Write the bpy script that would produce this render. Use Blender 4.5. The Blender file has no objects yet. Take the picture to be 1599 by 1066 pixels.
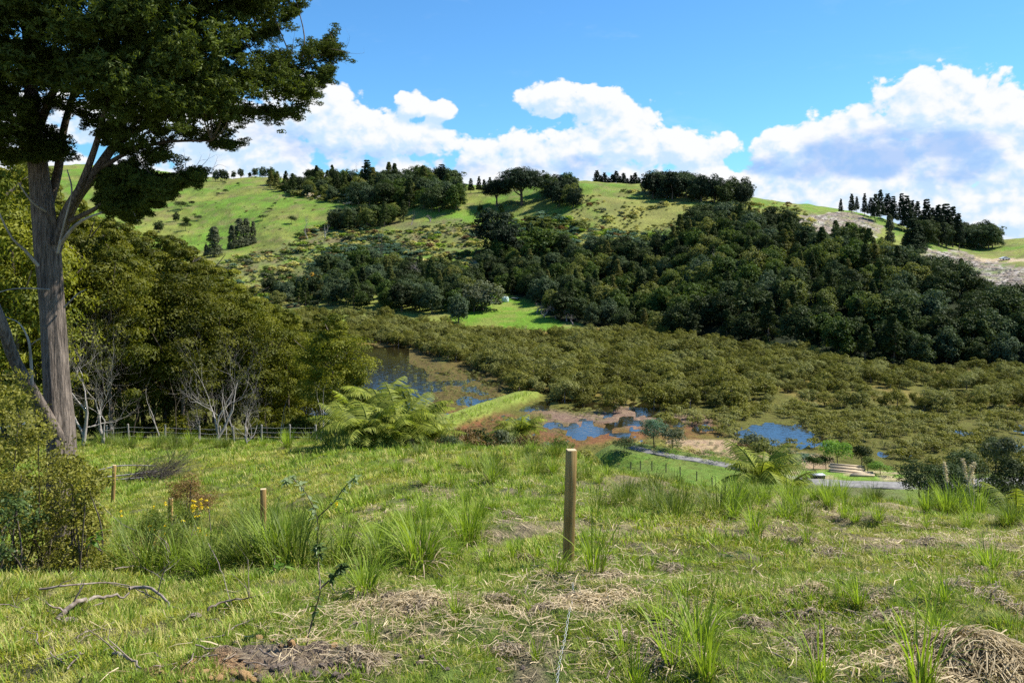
import bpy, math, random
import numpy as np
from math import sin, cos, pi, radians
R = np.random.default_rng(7)
random.seed(7)
sc = bpy.context.scene
COL = sc.collection

# ------------------------------------------------------------------ camera, sky, sun, exposure
F, CX, HY = 1332.0, 799.5, 380.0          # focal length, centre and horizon, in pixels of a 1599 px wide frame
cam_d = bpy.data.cameras.new('camera'); cam = bpy.data.objects.new('camera', cam_d); COL.objects.link(cam)
cam.location = (0, 0, 0); cam.rotation_euler = (radians(90), 0, 0)
cam_d.sensor_width = 36; cam_d.lens = F / 1599 * 36; cam_d.shift_y = -153 / 1599
cam_d.clip_start = .1; cam_d.clip_end = 9000
sc.camera = cam
SUN_AZ, SUN_EL = radians(74), radians(50)
sun_d = bpy.data.lights.new('sun', 'SUN'); sun = bpy.data.objects.new('sun', sun_d); COL.objects.link(sun)
sun_d.energy = 4.6; sun_d.angle = radians(.53); sun_d.color = (1, .95, .86)
sun.rotation_euler = (radians(90) - SUN_EL, 0, -SUN_AZ + pi)
sun.rotation_euler = (-(radians(90) - SUN_EL), 0, -SUN_AZ)
sc.view_settings.view_transform = 'Standard'; sc.view_settings.look = 'None'
sc.view_settings.gamma = 1; sc.view_settings.exposure = .95
sc.cycles.max_bounces = 5; sc.cycles.diffuse_bounces = 2; sc.cycles.glossy_bounces = 2
sc.cycles.transmission_bounces = 3; sc.cycles.transparent_max_bounces = 4
sc.cycles.use_denoising = False

class NT:
    """small helper to write node trees"""
    def __init__(s, nt): s.nt = nt; s.n = nt.nodes; s.l = nt.links
    def put(s, sock, v):
        if isinstance(v, bpy.types.NodeSocket): s.l.new(v, sock)
        else: sock.default_value = v
    def new(s, t, **k):
        n = s.n.new(t)
        for a, b in k.items(): setattr(n, a, b)
        return n
    def m(s, op, a, b=None, c=None, clamp=False):
        n = s.new('ShaderNodeMath', operation=op); n.use_clamp = clamp
        for i, v in enumerate((a, b, c)):
            if v is not None: s.put(n.inputs[i], v)
        return n.outputs[0]
    def mix(s, f, a, b, mode='MIX'):
        n = s.new('ShaderNodeMix', data_type='RGBA', blend_type=mode)
        s.put(n.inputs[0], f); s.put(n.inputs[6], a); s.put(n.inputs[7], b); return n.outputs[2]
    def noise(s, vec, scale, detail=4, rough=.5, dist=0, dim='3D'):
        n = s.new('ShaderNodeTexNoise', noise_dimensions=dim)
        if vec is not None: s.put(n.inputs['Vector'], vec)
        n.inputs['Scale'].default_value = scale; n.inputs['Detail'].default_value = detail
        n.inputs['Roughness'].default_value = rough; n.inputs['Distortion'].default_value = dist
        return n.outputs[0]
    def sm(s, x, a, b):
        n = s.new('ShaderNodeMapRange', interpolation_type='SMOOTHSTEP')
        s.put(n.inputs[0], x); n.inputs[1].default_value = a; n.inputs[2].default_value = b
        return n.outputs[0]
    def scale(s, vec, k):
        n = s.new('ShaderNodeVectorMath', operation='MULTIPLY'); s.put(n.inputs[0], vec); n.inputs[1].default_value = k
        return n.outputs[0]

def make_world():
    w = bpy.data.worlds.new('World'); sc.world = w; w.use_nodes = True
    w.cycles.sampling_method = 'MANUAL'; w.cycles.sample_map_resolution = 512
    t = NT(w.node_tree); t.n.clear()
    out = t.new('ShaderNodeOutputWorld'); bg = t.new('ShaderNodeBackground')
    sky = t.new('ShaderNodeTexSky', sky_type='NISHITA'); sky.sun_disc = False
    sky.sun_elevation = SUN_EL; sky.sun_rotation = SUN_AZ; sky.air_density = 1.0; sky.dust_density = .3; sky.ozone_density = 2.2
    tc = t.new('ShaderNodeTexCoord'); sp = t.new('ShaderNodeSeparateXYZ'); t.l.new(tc.outputs['Generated'], sp.inputs[0])
    x, y, z = sp.outputs
    az = t.m('ARCTAN2', x, y)
    h = t.m('SQRT', t.m('ADD', t.m('MULTIPLY', x, x), t.m('MULTIPLY', y, y)))
    U = t.m('MULTIPLY', az, 13.32); V = t.m('MULTIPLY', t.m('DIVIDE', z, t.m('MAXIMUM', h, .05)), 13.32)   # hundreds of pixels from the centre / above the horizon
    def uv(px, py):
        a = math.atan((px - CX) / F); return a * 13.32, (HY - py) / F * cos(a) * 13.32
    # cumulus bodies: centre, half widths (pixels)
    blobs = [(1470, 160, 118, 62), (1560, 215, 150, 72), (1370, 215, 120, 62), (1240, 235, 80, 46), (1700, 200, 200, 90), (1490, 262, 320, 52),
             (860, 152, 66, 34), (925, 160, 60, 30), (960, 190, 75, 48), (1000, 225, 90, 40), (1085, 235, 85, 36), (840, 240, 180, 50),
             (645, 165, 34, 30), (690, 172, 30, 24), (560, 205, 150, 48), (480, 175, 90, 60), (640, 215, 90, 36), (380, 220, 200, 70), (250, 190, 150, 90), 
             (-200, 180, 300, 110), (2300, 220, 380, 120)]
    def dens(U, V, det):
        cb = t.new('ShaderNodeCombineXYZ'); t.put(cb.inputs[0], U); t.put(cb.inputs[1], V); cb.inputs[2].default_value = 3.3
        wv = t.scale(cb.outputs[0], (1, 1.25, 1))
        n1 = t.noise(wv, 1.25, det, .62, .35)
        vo = t.new('ShaderNodeTexVoronoi', feature='SMOOTH_F1'); t.put(vo.inputs['Vector'], wv); vo.inputs['Scale'].default_value = 3.0
        vo.inputs['Smoothness'].default_value = .5; vo.inputs['Detail'].default_value = 2.5; vo.inputs['Roughness'].default_value = .55
        e = None
        for (px, py, a, b) in blobs:
            u0, v0 = uv(px, py)
            du = t.m('MULTIPLY', t.m('SUBTRACT', U, u0), 100 / a); dv = t.m('MULTIPLY', t.m('SUBTRACT', V, v0), 100 / b)
            q = t.m('SUBTRACT', 1, t.m('ADD', t.m('MULTIPLY', du, du), t.m('MULTIPLY', dv, dv)))
            e = q if e is None else t.m('SMOOTH_MAX', e, q, .35)
        band = t.m('MULTIPLY', t.m('SUBTRACT', 1.50, V), 1.5)                      # the low bank along the horizon
        e = t.m('SMOOTH_MAX', e, t.m('MINIMUM', band, .8), .3)
        e = t.m('MULTIPLY', t.m('MAXIMUM', e, -1.3), 1.9)
        d = t.m('ADD', e, t.m('MULTIPLY', t.m('SUBTRACT', n1, .44), 3.6))
        return t.m('ADD', d, t.m('MULTIPLY', t.m('SUBTRACT', .55, vo.outputs[0]), 1.3))
    d1 = dens(U, V, 7)
    d2 = dens(t.m('ADD', U, .10), t.m('ADD', V, .17), 5)
    alpha = t.sm(d1, .05, .55)
    lit = t.sm(t.m('SUBTRACT', d1, d2), -.85, .75)
    # grey-blue undersides of the deep parts
    e2 = None
    for (px, py, a, b, k) in [(1370, 238, 170, 44, 2.2), (1250, 256, 100, 26, 1.6), (1480, 255, 110, 36, 1.5), (880, 262, 90, 22, 1.), (560, 245, 120, 30, .9), (720, 262, 110, 20, .7), (420, 205, 80, 26, .9)]:
        u0, v0 = uv(px, py)
        du = t.m('MULTIPLY', t.m('SUBTRACT', U, u0), 100 / a); dv = t.m('MULTIPLY', t.m('SUBTRACT', V, v0), 100 / b)
        q = t.m('MULTIPLY', t.m('SUBTRACT', 1, t.m('ADD', t.m('MULTIPLY', du, du), t.m('MULTIPLY', dv, dv))), k)
        e2 = q if e2 is None else t.m('SMOOTH_MAX', e2, q, .4)
    cb = t.new('ShaderNodeCombineXYZ'); t.put(cb.inputs[0], U); t.put(cb.inputs[1], V)
    nn = t.noise(t.scale(cb.outputs[0], (1, 1.8, 1)), 1.3, 5, .55)
    deep = t.sm(t.m('ADD', e2, t.m('MULTIPLY', t.m('SUBTRACT', nn, .5), 5.0)), .1, 1.9)
    skc = t.mix(1.0, sky.outputs[0], (.53, 1.00, 1.36, 1), 'MULTIPLY')
    skc = t.mix(1.0, skc, (1.0, 1.0, 1.0, 1), 'MULTIPLY')
    shade = t.mix(lit, (4.5, 6.0, 7.7, 1), (7.3, 7.4, 7.6, 1))
    shade = t.mix(t.m('MULTIPLY', deep, .68), shade, (1.9, 3.7, 7.1, 1))
    thin = t.m('MULTIPLY', t.sm(t.noise(t.scale(cb.outputs[0], (.5, 1.6, 1)), 1.1, 6, .6, .4), .56, .85), .22)
    a_all = t.m('MAXIMUM', alpha, thin)
    # clouds end where there is no sky above the camera's horizon band of weather
    colr = t.mix(a_all, skc, shade)
    t.l.new(colr, bg.inputs[0]); bg.inputs[1].default_value = .070
    t.l.new(bg.outputs[0], out.inputs[0])
make_world()

# ------------------------------------------------------------------ numpy noise
def vnoise(x, y, seed=0):
    xi = np.floor(x).astype(np.int64); yi = np.floor(y).astype(np.int64); xf = x - xi; yf = y - yi
    def h(a, b):
        n = (a * 374761393 + b * 668265263 + seed * 974634777) & 0xffffffff
        n = ((n ^ (n >> 13)) * 1274126177) & 0xffffffff
        return ((n ^ (n >> 16)) & 0xffff) / 65535.0
    u = xf * xf * (3 - 2 * xf); v = yf * yf * (3 - 2 * yf)
    a = h(xi, yi) * (1 - u) + h(xi + 1, yi) * u; b = h(xi, yi + 1) * (1 - u) + h(xi + 1, yi + 1) * u
    return a * (1 - v) + b * v
def fbm(x, y, oct=4, seed=0, gain=.5):
    x = np.asarray(x, float); y = np.asarray(y, float); s = 0; a = 1; t = 0
    for o in range(oct):
        s = s + a * vnoise(x * 2**o + 17.3 * o, y * 2**o - 9.1 * o, seed + o); t += a; a *= gain
    return s / t
def sstep(x, a, b):
    t = np.clip((x - a) / (b - a), 0, 1); return t * t * (3 - 2 * t)

# ------------------------------------------------------------------ terrain: heights from surveyed profiles (column, [(distance, height)])
def zp(py, Y): return (HY - py) / F * Y
prof = {
 -2600: [(2, -1.9), (9, -3.4), (24, -7.5), (50, -11), (80, -13), (150, -12), (300, -6), (500, 12), (900, 40), (3000, -23)],
 -500: [(2, -1.95), (9, -3.5), (24, -7.6), (50, -12), (75, -16), (110, -19), (200, -20), (300, -14), (460, 12), (620, 45), (800, 62), (1300, 20), (3000, -23)],
 100: [(2, -1.98), (5.1, -2.65), (8.7, -3.5), (14, -5.3), (24, -7.6), (40, -10.6), (60, -13.9), (75, -17), (95, -22), (110, -25), (220, -25), (255, -22), (330, zp(440, 330)), (380, zp(405, 380)), (460, zp(345, 460)), (560, zp(298, 560)), (750, zp(257, 750)), (1200, 30), (3000, -23)],
 200: [(2, -1.98), (5.1, -2.64), (8.7, -3.5), (16, -5.6), (24, -7.3), (35, -9.3), (50, -12), (62, -14.2), (75, -17.5), (95, -22.5), (112, -25), (220, -25), (260, zp(497, 260)), (330, zp(440, 330)), (380, zp(400, 380)), (460, zp(350, 460)), (560, zp(302, 560)), (740, zp(261, 740)), (1200, 20), (3000, -23)],
 300: [(5.1, -2.64), (8.7, -3.45), (16, -5.6), (24, -7.3), (35, -9.3), (50, -12), (62, -14.2), (75, -17.5), (93, -22.5), (110, -25), (225, -25), (262, zp(492, 262)), (320, zp(440, 320)), (380, zp(400, 380)), (450, zp(360, 450)), (540, zp(306, 540)), (620, zp(284, 620)), (690, zp(273, 690)), (1100, 20), (3000, -23)],
 420: [(5.1, -2.63), (8.7, -3.4), (16, -5.8), (24, -7.2), (35, -9.1), (50, -12), (62, -14.3), (73, -17.5), (90, -23), (105, -25), (228, -25), (255, -21.5), (300, zp(455, 300)), (340, zp(420, 340)), (400, zp(378, 400)), (460, zp(338, 460)), (540, zp(298, 540)), (600, zp(278, 600)), (900, 15), (3000, -23)],
 520: [(5.1, -2.62), (8.7, -3.35), (16, -5.1), (24, -6.7), (35, -8.6), (50, -11.8), (62, -14.6), (73, -18), (88, -23), (100, -25), (215, -25), (240, -21.8), (280, zp(462, 280)), (330, zp(420, 330)), (380, zp(385, 380)), (430, zp(345, 430)), (500, zp(310, 500)), (560, zp(287, 560)), (900, 10), (3000, -23)],
 620: [(5.1, -2.62), (8.7, -3.3), (14, -4.45), (22, -6.1), (32, -8.0), (40, -9.6), (50, -12.8), (62, -17.5), (75, -21.8), (88, -25), (205, -25), (232, -22), (270, zp(470, 270)), (320, zp(425, 320)), (360, zp(395, 360)), (410, zp(350, 410)), (440, zp(330, 440)), (490, zp(303, 490)), (530, zp(287, 530)), (850, 5), (3000, -23)],
 720: [(5.1, -2.62), (8.7, -3.3), (14, -4.35), (22, -6.0), (32, -7.9), (38, -9.2), (46, -12), (60, -18), (75, -22), (86, -25), (205, -25), (226, -22.5), (262, zp(470, 262)), (310, zp(430, 310)), (345, zp(400, 345)), (400, zp(350, 400)), (430, zp(324, 430)), (480, zp(298, 480)), (820, 0), (3000, -23)],
 815: [(5.1, -2.63), (8.7, -3.3), (14, -4.3), (22, -6.0), (32, -7.8), (38, -9.4), (46, -12.2), (60, -18), (75, -22), (86, -25), (205, -25), (224, -22.6), (270, zp(466, 270)), (310, zp(430, 310)), (350, zp(390, 350)), (395, zp(345, 395)), (430, zp(318, 430)), (470, zp(297, 470)), (800, 0), (3000, -23)],
 900: [(5.1, -2.63), (8.7, -3.3), (14, -4.35), (22, -6.0), (32, -8.0), (37, -9.5), (46, -13), (60, -18.5), (73, -21.8), (88, -25), (200, -25), (222, -22.5), (262, zp(462, 262)), (295, zp(422, 295)), (330, zp(382, 330)), (375, zp(340, 375)), (415, zp(305, 415)), (440, zp(290, 440)), (800, -5), (3000, -23)],
 1000: [(5.1, -2.63), (8.7, -3.3), (14, -4.4), (22, -6.0), (28, -7.9), (34, -10.4), (46, -15.4), (60, -19.5), (75, -20.6), (88, -22.2), (100, -25), (190, -25), (222, -22.6), (250, zp(480, 250)), (275, zp(440, 275)), (300, zp(402, 300)), (335, zp(372, 335)), (370, zp(340, 370)), (410, zp(309, 410)), (432, zp(298, 432)), (800, -8), (3000, -23)],
 1100: [(5.1, -2.62), (8.7, -3.3), (14, -4.45), (20, -6.0), (26, -7.6), (32, -10), (44, -15.6), (58, -19.8), (75, -20.7), (86, -22), (98, -25), (172, -25), (188, -22.6), (205, zp(500, 205)), (225, zp(460, 225)), (250, zp(420, 250)), (275, zp(382, 275)), (300, zp(360, 300)), (340, zp(341, 340)), (380, zp(320, 380)), (420, zp(304, 420)), (800, -8), (3000, -23)],
 1200: [(5.1, -2.6), (8.7, -3.3), (14, -4.5), (20, -5.9), (26, -7.5), (31, -9.8), (42, -15), (56, -19.6), (70, -20.9), (82, -21.6), (96, -25), (160, -25), (177, -22.6), (195, zp(500, 195)), (212, zp(460, 212)), (235, zp(422, 235)), (262, zp(385, 262)), (290, zp(368, 290)), (330, zp(346, 330)), (370, zp(328, 370)), (395, zp(320, 395)), (750, -10), (3000, -23)],
 1300: [(5.1, -2.58), (8.7, -3.3), (14, -4.6), (20, -6.1), (25, -7.5), (30, -10), (41, -15.5), (55, -19.8), (70, -20.9), (80, -21.4), (94, -25), (152, -25), (167, -22.6), (184, zp(510, 184)), (202, zp(462, 202)), (225, zp(420, 225)), (250, zp(392, 250)), (300, zp(378, 300)), (350, zp(352, 350)), (390, zp(333, 390)), (750, -12), (3000, -23)],
 1400: [(5.1, -2.56), (8.7, -3.3), (14, -4.7), (20, -6.2), (24, -7.4), (30, -10.6), (41, -16), (55, -20), (70, -20.9), (78, -21.2), (94, -25), (150, -25), (165, -22.6), (177, zp(520, 177)), (194, zp(472, 194)), (214, zp(432, 214)), (240, zp(408, 240)), (300, zp(395, 300)), (360, zp(372, 360)), (420, zp(352, 420)), (750, -14), (3000, -23)],
 1500: [(5.1, -2.55), (8.7, -3.3), (14, -4.7), (19, -6.1), (23, -7.5), (30, -11.5), (41, -17), (55, -20.3), (68, -21), (78, -21.6), (92, -25), (150, -25), (164, -22.6), (174, zp(530, 174)), (190, zp(482, 190)), (215, zp(450, 215)), (270, zp(437, 270)), (330, zp(414, 330)), (380, zp(400, 380)), (440, zp(384, 440)), (475, zp(380, 475)), (800, -16), (3000, -23)],
 1599: [(5.1, -2.54), (8.7, -3.3), (14, -4.7), (19, -6.2), (23, -7.6), (30, -12), (41, -17.5), (55, -20.5), (68, -21.2), (78, -22), (90, -25), (150, -25), (163, -22.6), (174, zp(532, 174)), (190, zp(500, 190)), (225, zp(465, 225)), (290, zp(434, 290)), (350, zp(412, 350)), (420, zp(388, 420)), (470, zp(375, 470)), (800, -16), (3000, -23)],
 2200: [(2, -1.9), (8.7, -3.3), (20, -6.4), (24, -8.2), (41, -17.5), (60, -21), (90, -24), (140, -24), (170, -20), (225, -10), (350, -5), (470, 6), (900, -10), (3000, -23)],
 4500: [(2, -1.9), (8.7, -3.3), (20, -6.4), (40, -14), (70, -19), (140, -18), (225, -10), (470, 6), (3000, -23)],
}
cp = []
for a, lst in prof.items():
    for (Y, z) in lst: cp.append((a, Y, z))
    if lst[0][0] > 3: cp.append((a, 2.0, -1.98))
cp = np.array(cp)
def tcoord(px, Y): return np.stack([np.asarray(px) / 160.0, np.log(np.asarray(Y)) * 4.2], -1)
_c = tcoord(cp[:, 0], cp[:, 1]); _q = cp[:, 2] / cp[:, 1]
def _ker(A): return np.sqrt(((A[:, None, :] - _c[None]) ** 2).sum(-1) + .12)
_K = _ker(_c); _w = np.linalg.solve(np.block([[_K + 0 * np.eye(len(_c)), np.ones((len(_c), 1))], [np.ones((1, len(_c))), np.zeros((1, 1))]]), np.append(_q, 0))
def polyin(px, py, P):
    px = np.asarray(px, float); py = np.asarray(py, float); ins = np.zeros(px.shape, bool); n = len(P)
    for i in range(n):
        x0, y0 = P[i]; x1, y1 = P[(i + 1) % n]
        if y0 == y1: continue
        c = ((y0 > py) != (y1 > py)) & (px < (x1 - x0) * (py - y0) / (y1 - y0) + x0); ins ^= c
    return ins
def segd(X, Y, P):
    d = np.full(np.shape(X), 1e9)
    for (a, b), (c, e) in zip(P[:-1], P[1:]):
        L = (c - a) ** 2 + (e - b) ** 2; t = np.clip(((X - a) * (c - a) + (Y - b) * (e - b)) / L, 0, 1)
        d = np.minimum(d, np.hypot(X - a - t * (c - a), Y - b - t * (e - b)))
    return d
def flat(px, py, z):                      # point of the level z seen at this place
    Y = -z * F / (py - HY); return ((px - CX) / F * Y, Y)
WL = -23.0
BUND = [flat(640, 676, -22), flat(690, 655, -22), flat(760, 630, -22), flat(822, 610, -22)]
ROAD = [flat(985, 707, -21.6), flat(1040, 715, -21.3), flat(1130, 727, -21.1), flat(1200, 740, -21), flat(1270, 751, -21), (flat(1350, 756, -21)), flat(1430, 757, -21), flat(1530, 752, -21), flat(1700, 746, -21)]
POND = [flat(*p, WL) for p in [(470, 640), (520, 545), (590, 536), (660, 548), (740, 570), (800, 600), (770, 622), (720, 634), (680, 648), (600, 660)]]
def water_blobs():
    out = []
    for px, py, rx, ry in [(935, 632, 95, 6), (850, 640, 26, 3), (875, 664, 16, 3), (925, 673, 20, 3), (985, 661, 14, 3), (1226, 674, 38, 14), (1165, 678, 20, 5), (1095, 668, 14, 4), (1400, 712, 16, 4), (985, 679, 20, 2.5), (720, 648, 30, 5), (1295, 690, 14, 5), (1010, 645, 16, 4), (1500, 674, 12, 4), (1590, 668, 12, 7), (1590, 700, 14, 6), (1440, 645, 14, 3)]:
        X, Y = flat(px, py, WL); out.append((X, Y, rx / F * Y, ry / (py - HY) * Y))
    return out
WB = water_blobs()
def tz(X, Y, micro=True):
    X = np.atleast_1d(np.asarray(X, float)); Y = np.atleast_1d(np.asarray(Y, float))
    px = CX + F * X / Y
    out = np.empty(X.shape)
    A = tcoord(px.ravel(), Y.ravel()); q = np.empty(len(A))
    for i in range(0, len(A), 20000): q[i:i + 20000] = _ker(A[i:i + 20000]) @ _w[:-1] + _w[-1]
    z = q.reshape(X.shape) * Y
    # hill relief
    hill = sstep(Y, 235, 320)
    z = z + hill * ((fbm(X / 38, Y / 38, 4, 5) - .5) * 4 + (fbm(X / 10, Y / 8, 4, 8) - .5) * 2.6)
    # marsh floor
    floor = WL + .10 + (fbm(X / 7, Y / 12, 4, 3) - .5) * .30 + (fbm(X / 1.3, Y / 2.6, 3, 6) - .5) * .10
    if micro:
        pd = polyin(X + (fbm(X / 5, Y / 8, 3, 81) - .5) * 9, Y + (fbm(X / 6, Y / 9, 3, 82) - .5) * 14, POND); floor = np.where(pd, WL - .35 + .42 * sstep(px, 625, 690) + .30 * sstep(Y, 150, 165) + (fbm(X / 3.2, Y / 5.2, 4, 4) - .5) * 1.15 * sstep(px, 640, 700), floor)
        for (a, b, rx, ry) in WB:
            e = ((X - a) / rx) ** 2 + ((Y - b) / ry) ** 2
            floor = floor - .26 * np.exp(-e * .8) * (.0 + 2.4 * sstep(fbm(X / 2.2, Y / 4.5, 4, 66, .6), .44, .60))
        for px_, py_, rx_, ry_ in ((1228, 674, 34, 12), (1200, 682, 20, 5), (1165, 678, 16, 4)):
            X_, Y_ = flat(px_, py_, WL); floor = floor - .42 * np.exp(-(((X - X_) / (rx_ / F * Y_)) ** 2 + ((Y - Y_) / (ry_ / (py_ - HY) * Y_)) ** 2) * .9) * (.6 + .8 * fbm(X / 2, Y / 3, 3, 69))
        pz = HY - F * WL / Y; fl_ = np.exp(-(((px - 960) / 210) ** 2 + ((pz - 662) / 30) ** 2) ** 2); floor = floor - fl_ * .24 * sstep(fbm(X / 1.9, Y / 3.6, 4, 68, .6), .56, .68)
        bd = segd(X, Y, BUND); floor = floor * (1 - sstep(3.0 - bd, 0, 1.6)) + (-22.15) * sstep(3.0 - bd, 0, 1.6)
    k = .35; hgt = np.clip(.5 + .5 * (z - floor) / k, 0, 1)
    zz = z * hgt + floor * (1 - hgt) + k * hgt * (1 - hgt)
    zz = np.where(Y > 1200, z, zz)
    rd = segd(X, Y, ROAD); r = sstep(5.5 - rd, 0, 3.5)
    zz = zz * (1 - r) + (-21.0 - (fbm(X / 30, Y / 30, 2, 1) - .5) * .2 - np.where(X < 12, (12 - X) * .045, 0)) * r
    if micro:
        dd = np.hypot((X + 1.5) / 1.0, (Y - 5.35) / .5); zz = zz + (1 - sstep(dd, .6, 1.2)) * ((fbm(X / .16, Y / .16, 4, 14, .65) - .42) * .16)
        nr = 1 - sstep(Y, 45, 80)
        zz = zz + nr * ((fbm(X / 1.7, Y / 1.7, 4, 11) - .5) * .40 + (fbm(X / .38, Y / .38, 3, 12) - .5) * .15)
        zz = zz + sstep(Y, 60, 100) * (1 - sstep(rd, 3, 5) * 0) * 0
    return zz
def gz(X, Y): return float(tz(X, Y)[0])
def gp(px, py, lo=3.5, hi=60):
    """first ground point between two distances that is seen at this place"""
    Y = np.exp(np.linspace(math.log(lo), math.log(hi), 500)); X = (px - CX) / F * Y; z = tz(X, Y); q = HY - F * z / Y
    i = int(np.argmax(q <= py)) if (q <= py).any() else int(np.argmin(q))
    return float(X[i]), float(Y[i]), float(z[i])
def at(px, Y):
    X = (px - CX) / F * Y; return X, Y, gz(X, Y)

# ------------------------------------------------------------------ mesh helpers
def mesh(name, V, faces, mats=(), midx=None, var=None, smooth=False, cols=None):
    me = bpy.data.meshes.new(name); V = np.asarray(V, np.float32).reshape(-1, 3)
    faces = [np.asarray(f, np.int32) for f in faces if len(f)]
    me.vertices.add(len(V)); me.vertices.foreach_set('co', V.ravel())
    loops = np.concatenate([f.ravel() for f in faces]); me.loops.add(len(loops)); me.loops.foreach_set('vertex_index', loops)
    tot = np.concatenate([np.full(len(f), f.shape[1], np.int32) for f in faces]); st = np.concatenate([[0], np.cumsum(tot)[:-1]]).astype(np.int32)
    me.polygons.add(len(tot)); me.polygons.foreach_set('loop_start', st); me.polygons.foreach_set('loop_total', tot)
    if midx is not None: me.polygons.foreach_set('material_index', np.asarray(midx, np.int32))
    if smooth: me.polygons.foreach_set('use_smooth', np.ones(len(tot), bool))
    for m in mats: me.materials.append(m)
    me.update(calc_edges=True)
    if var is not None:
        a = me.attributes.new('var', 'FLOAT', 'POINT'); a.data.foreach_set('value', np.asarray(var, np.float32))
    if cols is not None:
        a = me.attributes.new('tint', 'FLOAT_COLOR', 'POINT'); c = np.ones((len(V), 4), np.float32); c[:, :3] = cols; a.data.foreach_set('color', c.ravel())
    return me
class Geo:
    """collects pieces of geometry that become one mesh"""
    def __init__(s): s.V = []; s.F = {3: [], 4: []}; s.M = {3: [], 4: []}; s.A = []; s.n = 0
    def add(s, V, Fs, mat=0, var=.5):
        V = np.asarray(V, float).reshape(-1, 3)
        for f in Fs:
            f = np.asarray(f)
            if len(f): s.F[f.shape[1]].append(f + s.n); s.M[f.shape[1]].append(np.full(len(f), mat))
        s.V.append(V); s.A.append(np.broadcast_to(np.asarray(var, float), (len(V),))); s.n += len(V); return s
    def mesh(s, name, mats, smooth=False):
        fs = []; mi = []
        for k in (3, 4):
            if s.F[k]: fs.append(np.concatenate(s.F[k])); mi.append(np.concatenate(s.M[k]))
        return mesh(name, np.concatenate(s.V), fs, mats, np.concatenate(mi), np.concatenate(s.A), smooth)
def link(name, me, parent=None, loc=None, rot=None, scale=None):
    o = bpy.data.objects.new(name, me); COL.objects.link(o)
    if parent is not None: o.parent = parent
    if loc is not None: o.location = loc
    if rot is not None: o.rotation_euler = rot
    if scale is not None: o.scale = (scale,) * 3 if np.isscalar(scale) else scale
    return o
def tag(o, label=None, cat=None, group=None, kind=None):
    for k, v in (('label', label), ('category', cat), ('group', group), ('kind', kind)):
        if v: o[k] = v
    return o
def thing(name, label, cat, loc, rz=0, group=None, scale=1.0, tilt=(0, 0)):
    o = link(name, None, loc=loc, rot=(tilt[0], tilt[1], rz), scale=scale); o.empty_display_size = .2
    return tag(o, label, cat, group)
def nrm(v): return v / (np.linalg.norm(v, axis=-1, keepdims=True) + 1e-9)
def tube(P, rad, n=6, cap=True):
    P = np.asarray(P, float); rad = np.broadcast_to(np.asarray(rad, float), (len(P),))
    T = nrm(np.gradient(P, axis=0)); ref = np.array([0, 0, 1.]) if abs(T[0, 2]) < .9 else np.array([1., 0, 0])
    a = nrm(np.cross(T, ref)); b = np.cross(T, a); th = np.arange(n) * 2 * pi / n
    V = P[:, None] + rad[:, None, None] * (np.cos(th)[None, :, None] * a[:, None] + np.sin(th)[None, :, None] * b[:, None])
    i = np.arange(len(P) - 1)[:, None] * n; j = np.arange(n)[None]; j2 = (j + 1) % n
    Q = np.stack([i + j, i + j2, i + n + j2, i + n + j], -1).reshape(-1, 4)
    return V.reshape(-1, 3), Q
def spline(P, m=6):
    """Catmull-Rom through points with any number of columns"""
    P = np.asarray(P, float); Q = np.vstack([2 * P[0] - P[1], P, 2 * P[-1] - P[-2]]); out = []
    for i in range(len(P) - 1):
        p0, p1, p2, p3 = Q[i:i + 4]
        for t in np.linspace(0, 1, m, endpoint=False):
            out.append(.5 * (2 * p1 + (p2 - p0) * t + (2 * p0 - 5 * p1 + 4 * p2 - p3) * t * t + (3 * p1 - p0 - 3 * p2 + p3) * t ** 3))
    out.append(P[-1]); return np.array(out)
def leaves(rng, C, Rr, per, L, W=None, up=.4, shell=.7, down=.55, jit=.42, clvar=None, fold=False):
    """leaf-sized rhombs scattered through the shells of clusters"""
    C = np.asarray(C, float).reshape(-1, 3); Rr = np.asarray(Rr, float)
    if Rr.ndim == 1: Rr = np.stack([Rr, Rr, Rr * .8], -1)
    n = len(C) * per; idx = np.repeat(np.arange(len(C)), per)
    d = nrm(rng.normal(size=(n, 3))); flip = (d[:, 2] < 0) & (rng.random(n) < down); d[flip, 2] *= -1
    pos = C[idx] + d * Rr[idx] * (shell + (1.05 - shell) * rng.random((n, 1)))
    nn = nrm(d + jit * rng.normal(size=(n, 3)) + np.array([0, 0, up])); t = nrm(np.cross(nn, rng.normal(size=(n, 3)))); b = np.cross(nn, t)
    l = L * (.65 + .7 * rng.random((n, 1))) / 2; w = (W if W else L * .5) * (.7 + .6 * rng.random((n, 1))) / 2
    V = np.stack([pos - t * l, pos + b * w, pos + t * l, pos - b * w], 1).reshape(-1, 3)
    Q = np.arange(n * 4).reshape(-1, 4)
    cv = (rng.random(len(C)) if clvar is None else clvar)[idx]
    var = np.repeat(.55 * cv + .45 * rng.random(n), 4)
    return V, Q, var
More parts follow.
